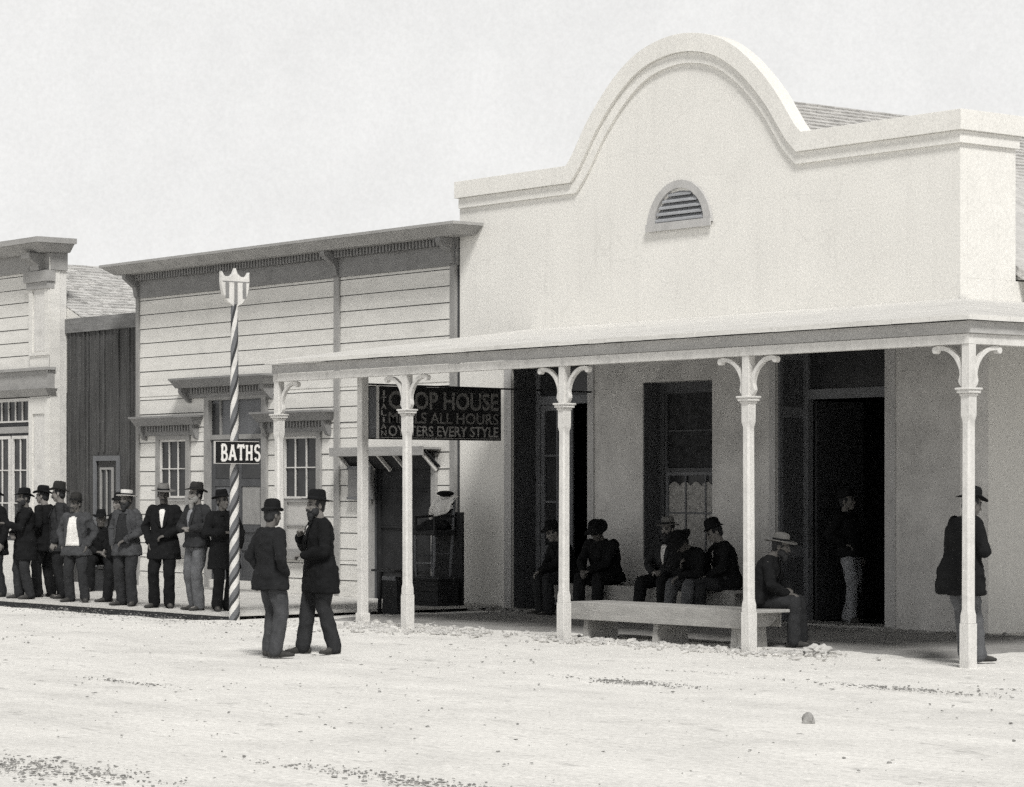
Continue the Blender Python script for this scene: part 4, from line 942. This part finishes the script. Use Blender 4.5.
    for i in (0,1):
        s = 1 if i == 0 else -1
        b.chain([shl[i]-Lt*(s*.07)+U_*-.01, shl[i], shl[i]+(el[i]-shl[i])*.45, el[i]],[.055*k,.054*k,.046*k,.038*k],12)
        b.chain([el[i], el[i]+(wr[i]-el[i])*.3, wr[i]],[.039*k,.041*k,.027*k],12)
        pn = V((-s*.9,.15,0)) if hd[i].normalized().z < -.6 else V((0,.35,-1))
        hand(b, wr[i]+hd[i].normalized()*.01, hd[i], pn, s if pn.z > -.5 else -s, curl)
        b.chain([hips[i]+U_*.02, hips[i]+(knees[i]-hips[i])*.5, knees[i]],[.085*k,.076*k,.056*k],14)
        b.chain([knees[i], knees[i]+(anks[i]-knees[i])*.3, anks[i]],[.055*k,.056*k,.036*k],12)
        fa_ = math.radians(feet[i][2]); fd = V((math.sin(fa_),-math.cos(fa_),0)); b.chain([anks[i], anks[i]+fd*.06+U_*-.045*k, anks[i]+fd*.15-U_*.055*k],[.036*k,.034*k,.024*k],10)
    bme = remeshed(b, .0085, 2)
    root = bpy.data.objects.new('person', bme); col.objects.link(root); bme.name = 'person'
    bme.materials.clear(); [bme.materials.append(m) for m in (skin, EYE, LIP, hair)]
    bme.polygons.foreach_set('use_smooth', [True]*len(bme.polygons))
    HI = HR.transposed()
    for pl in bme.polygons:
        q = HI @ (pl.center-hc)/k
        if q.length < .13 and q.y < -.06:
            if abs(abs(q.x)-.029) < .0125 and abs(q.z-.002) < .0065: pl.material_index = 1
            elif abs(q.x) < .024 and abs(q.z+.072) < .009 and q.y < -.085: pl.material_index = 2
            elif abs(abs(q.x)-.031) < .019 and abs(q.z-.021) < .006: pl.material_index = 3
    root.location = pos; root.rotation_euler = (0,0,rz); tag(root, label, 'person', group)
    # ---- trousers
    g = MB()
    q_ = -.012 if coat and seat is None else .004
    b_ = build; build = min(build, 1.08) if coat else build
    trunk(g, [(-.24,.10,.08,0),(-.17,.158,.115,0),(0,.172,.116,0),(.14,.155,.105,.005),(.2,.14,.09,.005)], q_); build = b_
    for i in (0,1):
        m1 = hips[i]+(knees[i]-hips[i])*.5; m2 = knees[i]+(anks[i]-knees[i])*.5
        g.chain([hips[i]+U_*.02, m1, knees[i]],[(.104 if seat is not None else .094)*k*min(build,1.1),.093*k*min(build,1.12),.080*k],16); 
        ad = (anks[i]-knees[i]).normalized()
        g.chain([knees[i], m2, anks[i]+ad*.012],[.080*k,.077*k,.078*k],16,5,1.)
    tm = remeshed(g, .0125, 3); wrinkle(tm, .012, (6,6,6.5), seed*3.1, .5); finish(tm, 'trousers', C[trousers], root)
    # ---- shoes
    for i in (0,1):
        a_ = math.radians(feet[i][2]); fd = V((math.sin(a_),-math.cos(a_),0)); sd = V((fd.y,-fd.x,0)); o = V((anks[i].x, anks[i].y, anks[i].z-.085*k))
        s_ = MB(); n = 14; rs = []
        for t, hw, ht, z0 in ((-.085,.012,.03,.02),(-.075,.030,.06,.0),(-.03,.036,.09,.0),(.03,.037,.10,.0),(.08,.041,.07,.0),(.13,.043,.05,.0),(.17,.036,.04,.002),(.195,.018,.028,.006),(.203,.006,.018,.01)):
            rs.append([o+fd*t+sd*(hw*math.cos(2*PI*j/n))+U_*(z0+ht*(.5+.5*math.sin(2*PI*j/n)) if math.sin(2*PI*j/n) > -.6 else z0) for j in range(n)])
        s_.rings(rs); me = s_.mesh('shoe', C[shoes]); me.polygons.foreach_set('use_smooth', [True]*len(me.polygons)); link('shoe', me, root)
    # ---- coat
    if coat:
        g = MB(); ln = coat_len
        st = [(-ln/T*1.0-.0,.235,.172,0.),(-ln/T*.6,.226,.166,0),(-ln/T*.25,.214,.158,0),(0,.206,.15,0)] if seat is None else [(-.12,.205,.15,.0),(0,.20,.148,.0)]
        st = [(st[0][0]-.004,.215,.15,0)]+st
        st += [(.25,.172,.130,.01),(.45,.178,.138,.012),(.7,.188,.142,.008),(.86,.186,.122,0),(.94,.160,.100,-.008),(1.0,.108,.084,-.008),(1.05,.078,.074,-.002),(1.085,.068,.068,.004)]
        trunk(g, st, .004, 26)
        if seat is not None:
            for i in (0,1): g.chain([hips[i]+U_*.03, hips[i]+(knees[i]-hips[i])*.42+U_*.01],[.118*k,.105*k],14)
        for i in (0,1):
            s = 1 if i == 0 else -1; d2 = (wr[i]-el[i]).normalized()
            g.chain([shl[i]-Lt*(s*.06)-U_*.012, shl[i]+U_*.002, shl[i]+(el[i]-shl[i])*.5, el[i]],[.066*k,.065*k,.062*k,.058*k],14)
            g.chain([el[i], el[i]+(wr[i]-el[i])*.5, wr[i]-d2*.01],[.060*k,.055*k,.048*k],14)
        cm = remeshed(g, .0125, 3); wrinkle(cm, .016, (7,7,9), seed*1.7+4, .55)
        co_ = finish(cm, 'coat', C[coat], root)
        bm = bmesh.new(); bm.from_mesh(cm); tree = BVHTree.FromBMesh(bm); bm.free()
        def patch(name, mt, rows, off, parent=root):
            """cloth lying on the chest: rows of (t, s_left, s_right) along the spine"""
            vs_, fs_ = [], []; m = 10; ok = True; G = []
            for t, a, c in rows:
                row = []
                for j in range(m+1):
                    s = a+(c-a)*j/m; base = (spine(t) if t >= 0 or seat is not None else P+U_*(T*t)); o = base+Lt*(s*k)
                    hit = tree.ray_cast(o+fwt*.23, -fwt, .30)
                    row.append((hit[0] if hit[0] else o+fwt*.13)+fwt*off)
                G.append(row)
            q = MB(); q.add([p for r in G for p in r], [(i*(m+1)+j,i*(m+1)+j+1,(i+1)*(m+1)+j+1,(i+1)*(m+1)+j) for i in range(len(G)-1) for j in range(m)])
            o = q.build(name, mt, parent, local=True, smooth=True); z = o.modifiers.new('s','SOLIDIFY'); z.thickness = .006; z.offset = 1; return o
        def rowsV(t0, t1, w0, w1, n=12): return [(t0+(t1-t0)*i/n, -(w0+(w1-w0)*i/n), (w0+(w1-w0)*i/n)) for i in range(n+1)]
        if coat_cut == 'vee' or coat_cut == 'open':
            t0, w0, w1 = (.42,.012,.052) if coat_cut == 'vee' else (-.03,.13,.06)
            if vest: patch('waistcoat', C[vest], rowsV(.02 if coat_cut == 'open' else t0, .9, w0, w1), .005); patch('shirt', C[shirt or 'white'], rowsV(.72,1.0,.012,.04), .009)
            else: patch('shirt', C[shirt or 'white'], rowsV(t0, .955, w0, w1), .005)
            for s in (1,-1):
                rr_ = []
                for i in range(13):
                    t = t0+(1.0-t0)*i/12; a = w0+(w1-w0)*i/12; wd = .016+.036*math.sin(PI*min(1,i/12*1.05))**.7
                    rr_.append((t, s*(a-.004), s*(a+wd)))
                patch('lapel', C[coat], rr_, .011)
            if tie:
                q = MB(); c0 = spine(.985)+fwt*.095
                for s in (1,-1): q.chain([c0, c0+Lt*(s*.03)+U_*.004, c0+Lt*(s*.055)-U_*.012],[.007,.013,.010],8,3)
                q.chain([c0, c0-U_*.05+Lt*.02],[.008,.006],8); finish(q.mesh('necktie', C['band']), 'necktie', C['band'], root)
        if coat_cut == 'closed':
            lo = (-ln/T*.97) if seat is None else .05
            patch('front_edge', C[coat], [(lo+(.93-lo)*i/14, -.03, .012) for i in range(15)], .010)
            patch('lapel', C[coat], [(.55+.40*i/8, .012, .012+.055*math.sin(PI*min(1,i/8*1.02))**.8) for i in range(9)], .014)
        if coat_cut != 'back':
            for s in (1,-1): patch('collar', C[coat], [(.93+.09*i/6, s*(.03+.0*i), s*(.085-.02*i/6)) for i in range(7)], .015)
    # ---- hair, beard
    g = MB(); he(g,(0,.022,.026),(.081,.092,.083)); he(g,(0,.05,-.035),(.066,.05,.06))
    hm = remeshed(g, .012, 2); wrinkle(hm, .006, (40,40,14), seed); finish(hm, 'hair', hair, root)
    bh = HAIRG if beard and beard.startswith('grey') else hair
    if beard:
        g = MB(); ln = .075 if 'long' in beard else .045
        he(g,(0,-.062,-.105),(.048,.04,.05)); he(g,(.045,-.03,-.07),(.024,.045,.05)); he(g,(-.045,-.03,-.07),(.024,.045,.05)); he(g,(0,-.066,-.115-ln*.5),(.036,.028,ln))
        gm_ = remeshed(g, .010, 2); wrinkle(gm_, .007, (60,60,20), seed); finish(gm_, 'beard', bh, root)
    if moust or beard:
        g = MB(); g.chain([hp(-.042,-.082,-.072),hp(-.02,-.100,-.058),hp(0,-.104,-.054),hp(.02,-.100,-.058),hp(.042,-.082,-.072)],[.005*k,.010*k,.010*k,.010*k,.005*k],8,3)
        finish(g.mesh('moustache', bh), 'moustache', bh, root)
    # ---- hat
    if hat:
        spec = dict(slouch=(.145,.168,.118,.09,.82,.018,.022), tall=(.138,.160,.135,.088,.86,.016,.02), derby=(.112,.135,.125,.088,.8,.022,-.006), boater=(.148,.168,.088,.09,.97,.0,.0), wide=(.17,.192,.112,.09,.84,.012,.028), droop=(.155,.18,.10,.09,.8,-.035,.03))[hat]
        bx_, by_, ch_, cr_, tp, crl, dent = spec
        HT = Matrix.Rotation(-.10+hat_tilt,3,'X')
        def ht(x, y, z): q = HT @ V((x, y, z)); return hp(q.x, q.y+.012, q.z+.052)
        n = 28; rs = []
        def ring(rx, ry, fz):
            return [ht(rx*math.cos(2*PI*j/n), ry*math.sin(2*PI*j/n), fz(2*PI*j/n)) for j in range(n)]
        ph = rnd.uniform(0,6); wv = 0. if hat in ('boater',) else (.004 if hat == 'derby' else .010)
        def brim(q, base): return lambda a: base+q*q*(crl*abs(math.cos(a))**1.5-(.012 if crl > 0 and hat != 'boater' else 0)*abs(math.sin(a))+wv*math.sin(2*a+ph))
        for q in (0,.35,.7,1.): rs.append(ring(.086+(bx_-.086)*q, .104+(by_-.104)*q, brim(q,-.004)))
        for q in (1.,.97,.7,.35,.04): rs.append(ring(.086+(bx_-.086)*q, .104+(by_-.104)*q, brim(q,.004)))
        if hat == 'derby': prof = [(1.,.02),(1.,.05),(.98,.075),(.9,.1),(.72,.118),(.45,.127),(.15,.13)]
        elif hat == 'boater': prof = [(1.,.02),(1.,.05),(.995,ch_-.004),(.96,ch_),(.5,ch_+.002),(.15,ch_+.002)]
        else: prof = [(1.,.02),(.985,.045),(.95,ch_*.65),(tp+.05,ch_*.9),(tp-.06,ch_),(.5,ch_-.006),(.15,ch_-.008)]
        for r_, z in prof:
            def fz(a, z=z, r_=r_):
                dn = dent*max(0,(z-ch_*.6)/(ch_*.4)) if dent > 0 else 0
                return z-dn*(1-abs(math.cos(a))*r_)*(.5 if r_ > .7 else 1)-(.3*dn*max(0,-math.sin(a))*r_)
            pf = 1-.10*(1 if dent > 0 else 0)*max(0,(z-.05)/ch_)
            rs.append([ht(.083*r_*math.cos(2*PI*j/n)*(pf if math.sin(2*PI*j/n) < .2 else 1), .101*r_*math.sin(2*PI*j/n), fz(2*PI*j/n)) for j in range(n)])
        g = MB(); g.rings(rs); h = finish(g.mesh('hat', C[hatm]), 'hat', C[hatm], root)
        g = MB(); g.rings([ring(.0865,.1045,lambda a:.006), ring(.0875,.1055,lambda a:.010), ring(.0870,.1050,lambda a:.030), ring(.0855,.103,lambda a:.034)])
        finish(g.mesh('hat_band', C['band']), 'hat_band', C['band'], h)
    return root
BZ = .052
GB = 'men lounging along the boardwalk'; GP = 'men seated under the porch'
def W3(p, z=0.): return (p[0], p[1], z)
# boardwalk, left to right
person('man in a dark coat cut off by the left edge of the photograph', W3((-20.1,0),BZ), -40, 1.70, arms=('down','belly'), coat='black', coat_len=.25, trousers='char', seed=1, group=GB)
person('bearded man in a long dark coat and black hat holding out his forearm, far left', W3((-19.10,.0),BZ), -62, 1.68, coat='black', coat_len=.30, trousers='char', hat='slouch', beard='long', skin=SKIND, arms=((.02,.30,.26,(.9,.6,-.6),(-.3,-1,.1)),'clasp'), seed=2, group=GB)
person('man with his back turned, standing just behind the bearded man on the left', W3((-19.5,.55),BZ), -118, 1.72, coat='black', coat_len=.2, trousers='dark', hat='slouch', arms=('pocket','down'), seed=3, group=GB, lean=.05)
person('tall man in profile with a high crowned hat behind the white shirted man', W3((-18.85,.5),BZ), -92, 1.76, coat='char', coat_len=.22, trousers='dark', hat='tall', hatm='feltd', arms=('down','pocket'), moust=1, seed=4, group=GB, hat_tilt=-.12)
person('man in an open jacket over a broad white shirt, hands in his trouser pockets', W3((-17.52,.0),BZ), -14, 1.60, coat='grey', coat_len=.16, coat_cut='open', trousers='char', hat='derby', hatm='feltd', arms=('pocket','pocket'), moust=1, skin=SKIND, head=(-.25,.12,.05), seed=5, feet=((.15,-.05,25),(-.12,.03,-25)), group=GB, build=1.08)
person('dark man sitting low on a box right of the white shirted man', W3((-21.3,2.6),BZ), 5, 1.70, seat=.44, coat='black', trousers='black', hat='slouch', skin=SKIND, arms=('knee','lap'), hunch=.15, seed=6, group=GB)
person('man almost hidden behind the man in the pale straw hat', W3((-17.15,.5),BZ), -35, 1.60, coat='black', coat_len=.2, trousers='dark', hat='derby', arms=('down','down'), seed=8, group=GB, feet=((.1,.02,10),(-.16,-.08,-30)))
person('man in a pale straw hat with a dark band and an open grey jacket', W3((-16.05,.0),BZ), -22, 1.67, coat='grey', coat_len=.17, coat_cut='open', vest='vest', shirt='char', trousers='char', hat='boater', hatm='felts', skin=SKIND, beard='short', arms=((.10,.20,.06,(1,.5,-.2),(-.8,-.3,-.4)),'pocket'), seed=7, group=GB, lean=-.02, feet=((.12,-.08,20),(-.13,.05,-35)))
person('man in a black frock coat and bow tie with a grey hat, hands clasped', W3((-15.1,.0),BZ), -10, 1.75, coat='black', coat_len=.24, coat_cut='vee', trousers='black', hat='wide', hatm='feltg', moust=1, tie=1, arms=('clasp','pocket'), head=(.08,.18,0), seed=9, group=GB, feet=((.12,-.04,22),(-.12,.0,-25)), skin=SKIND)
person('grey bearded man in a short dark jacket, hands at belly, beside the striped pole', W3((-14.15,.0),BZ), -48, 1.76, coat='char', coat_len=.06, trousers='mid', coat_cut='vee', shirt='light', hat='slouch', hatm='feltd', beard='grey long', arms=('belly','belly'), seed=10, group=GB, feet=((.1,-.05,10),(-.12,.03,-30)))
person('dark figure slouching half behind the striped barber pole', W3((-13.72,.12),BZ), 28, 1.66, coat='black', coat_len=.3, trousers='black', hat='slouch', skin=SKIND, arms=('pocket','belly'), side=-.06, seed=11, group=GB)
# street pair
person('man in a bowler and dark jacket with grey trousers, seen from behind in the street', (-5.66,-4.40,-.006), 128, 1.61, coat='dark', coat_len=.16, trousers='grey', hat='derby', hatm='felt', arms=('pocket','pocket'), head=(.30,.05,0), skin=SKIND, seed=12, coat_cut='back', feet=((.10,-.02,14),(-.11,.04,-22)), build=1.08)
person('taller man in a black hat and long dark coat, raising a hand in the street', (-5.80,-3.72,-.006), -66, 1.72, coat='black', coat_len=.27, trousers='char', hat='slouch', hatm='felt', beard='short', coat_cut='vee', vest='vest', arms=((.10,.20,.13,(1,.6,-.3),(-.8,-.4,0)),(.12,.20,.32,(-1,.4,-.8),(.6,-.2,.7))), seed=13, feet=((.13,.12,20),(-.10,-.14,-14)), build=1.22, lean=.03)
# porch, seated
person('seated man partly hidden by the second bracketed post, knees turned left', (-10.78,3.90,.0), -62, 1.70, seat=.44, coat='black', trousers='char', hat='slouch', lean=.30, hunch=.1, arms=('elbowknee','knee'), seed=14, group=GP, feet=((.2,-.42,5),(-.14,-.36,-15)))
person('seated man slumped forward under a drooping hat beside the left doorway', (-10.02,3.96,.0), -38, 1.78, seat=.44, coat='black', trousers='dark', hat='droop', lean=.25, hunch=.2, arms=('elbowknee','elbowknee'), head=(0,.25,0), seed=15, group=GP, skin=SKIND, build=1.2)
person('seated man in a grey hat with a white cravat, leaning against the window sill', (-8.80,3.98,.0), -34, 1.74, seat=.44, coat='char', coat_cut='vee', trousers='dark', hat='slouch', hatm='feltg', beard='short', lean=.0, arms=('lap','lap'), seed=16, group=GP, feet=((.16,-.42,10),(-.26,-.38,-25)), head=(0,.1,0))
person('seated man in pale trousers bent over beneath a broad dark hat, hand raised', (-7.86,3.72,.0), -48, 1.72, seat=.44, coat='black', trousers='mid', hat='wide', lean=.50, hunch=.25, arms=('elbowknee',(.03,.42,.36,(-.6,.3,-1),(.2,-.2,1))), head=(-.2,.2,0), seed=17, group=GP, skin=SKIND, build=1.1)
person('seated man in a black coat and white shirt, turned left beside the main doorway', (-7.52,3.88,.0), -78, 1.78, seat=.44, coat='black', coat_cut='vee', trousers='char', hat='derby', hatm='felt', lean=.20, hunch=.12, arms=('knee','elbowknee'), head=(0,.15,0), seed=18, group=GP, build=1.18)
person('man in a pale brimmed hat sitting at the right end of the front bench', (-3.76,.80,.0), 74, 1.66, seat=.42, coat='black', trousers='char', hat='wide', hatm='feltg', lean=.22, hunch=.22, arms=('lap','knee'), beard='short', skin=SKIND, head=(0,-.22,0), seed=19, group=GP, feet=((.13,-.44,6),(-.12,-.40,-8)), hat_tilt=.0, build=1.24)
person('man in pale trousers standing inside the dark main doorway', (-6.42,4.95,.03), 55, 1.70, coat='black', coat_len=.06, trousers='light', hat='slouch', hatm='felt', arms=('down','hip'), skin=SKIND, lean=-.06, side=-.10, seed=20, feet=((.05,.05,15),(-.16,-.10,-30)))
person('man in a dark jacket and black hat standing behind the right corner post', (-.49,.40,-.004), 112, 1.76, coat='black', coat_len=.25, trousers='mid', hat='slouch', arms=('belly','belly'), lean=.10, hunch=.10, seed=21, head=(-.1,.02,0), skin=SKIND, feet=((.12,-.17,14),(-.06,-.20,-6)), build=1.48)
sb = empty('box', (-21.3,2.6,0), 'low wooden box under the dark man sitting before the shed door', 'box')
MB().box(-21.53,-21.07,2.42,2.85,.06,.42).build('side', M['wood_dark'], sb); MB().box(-21.55,-21.05,2.4,2.87,.421,.44).build('lid', M['wood_board'], sb)
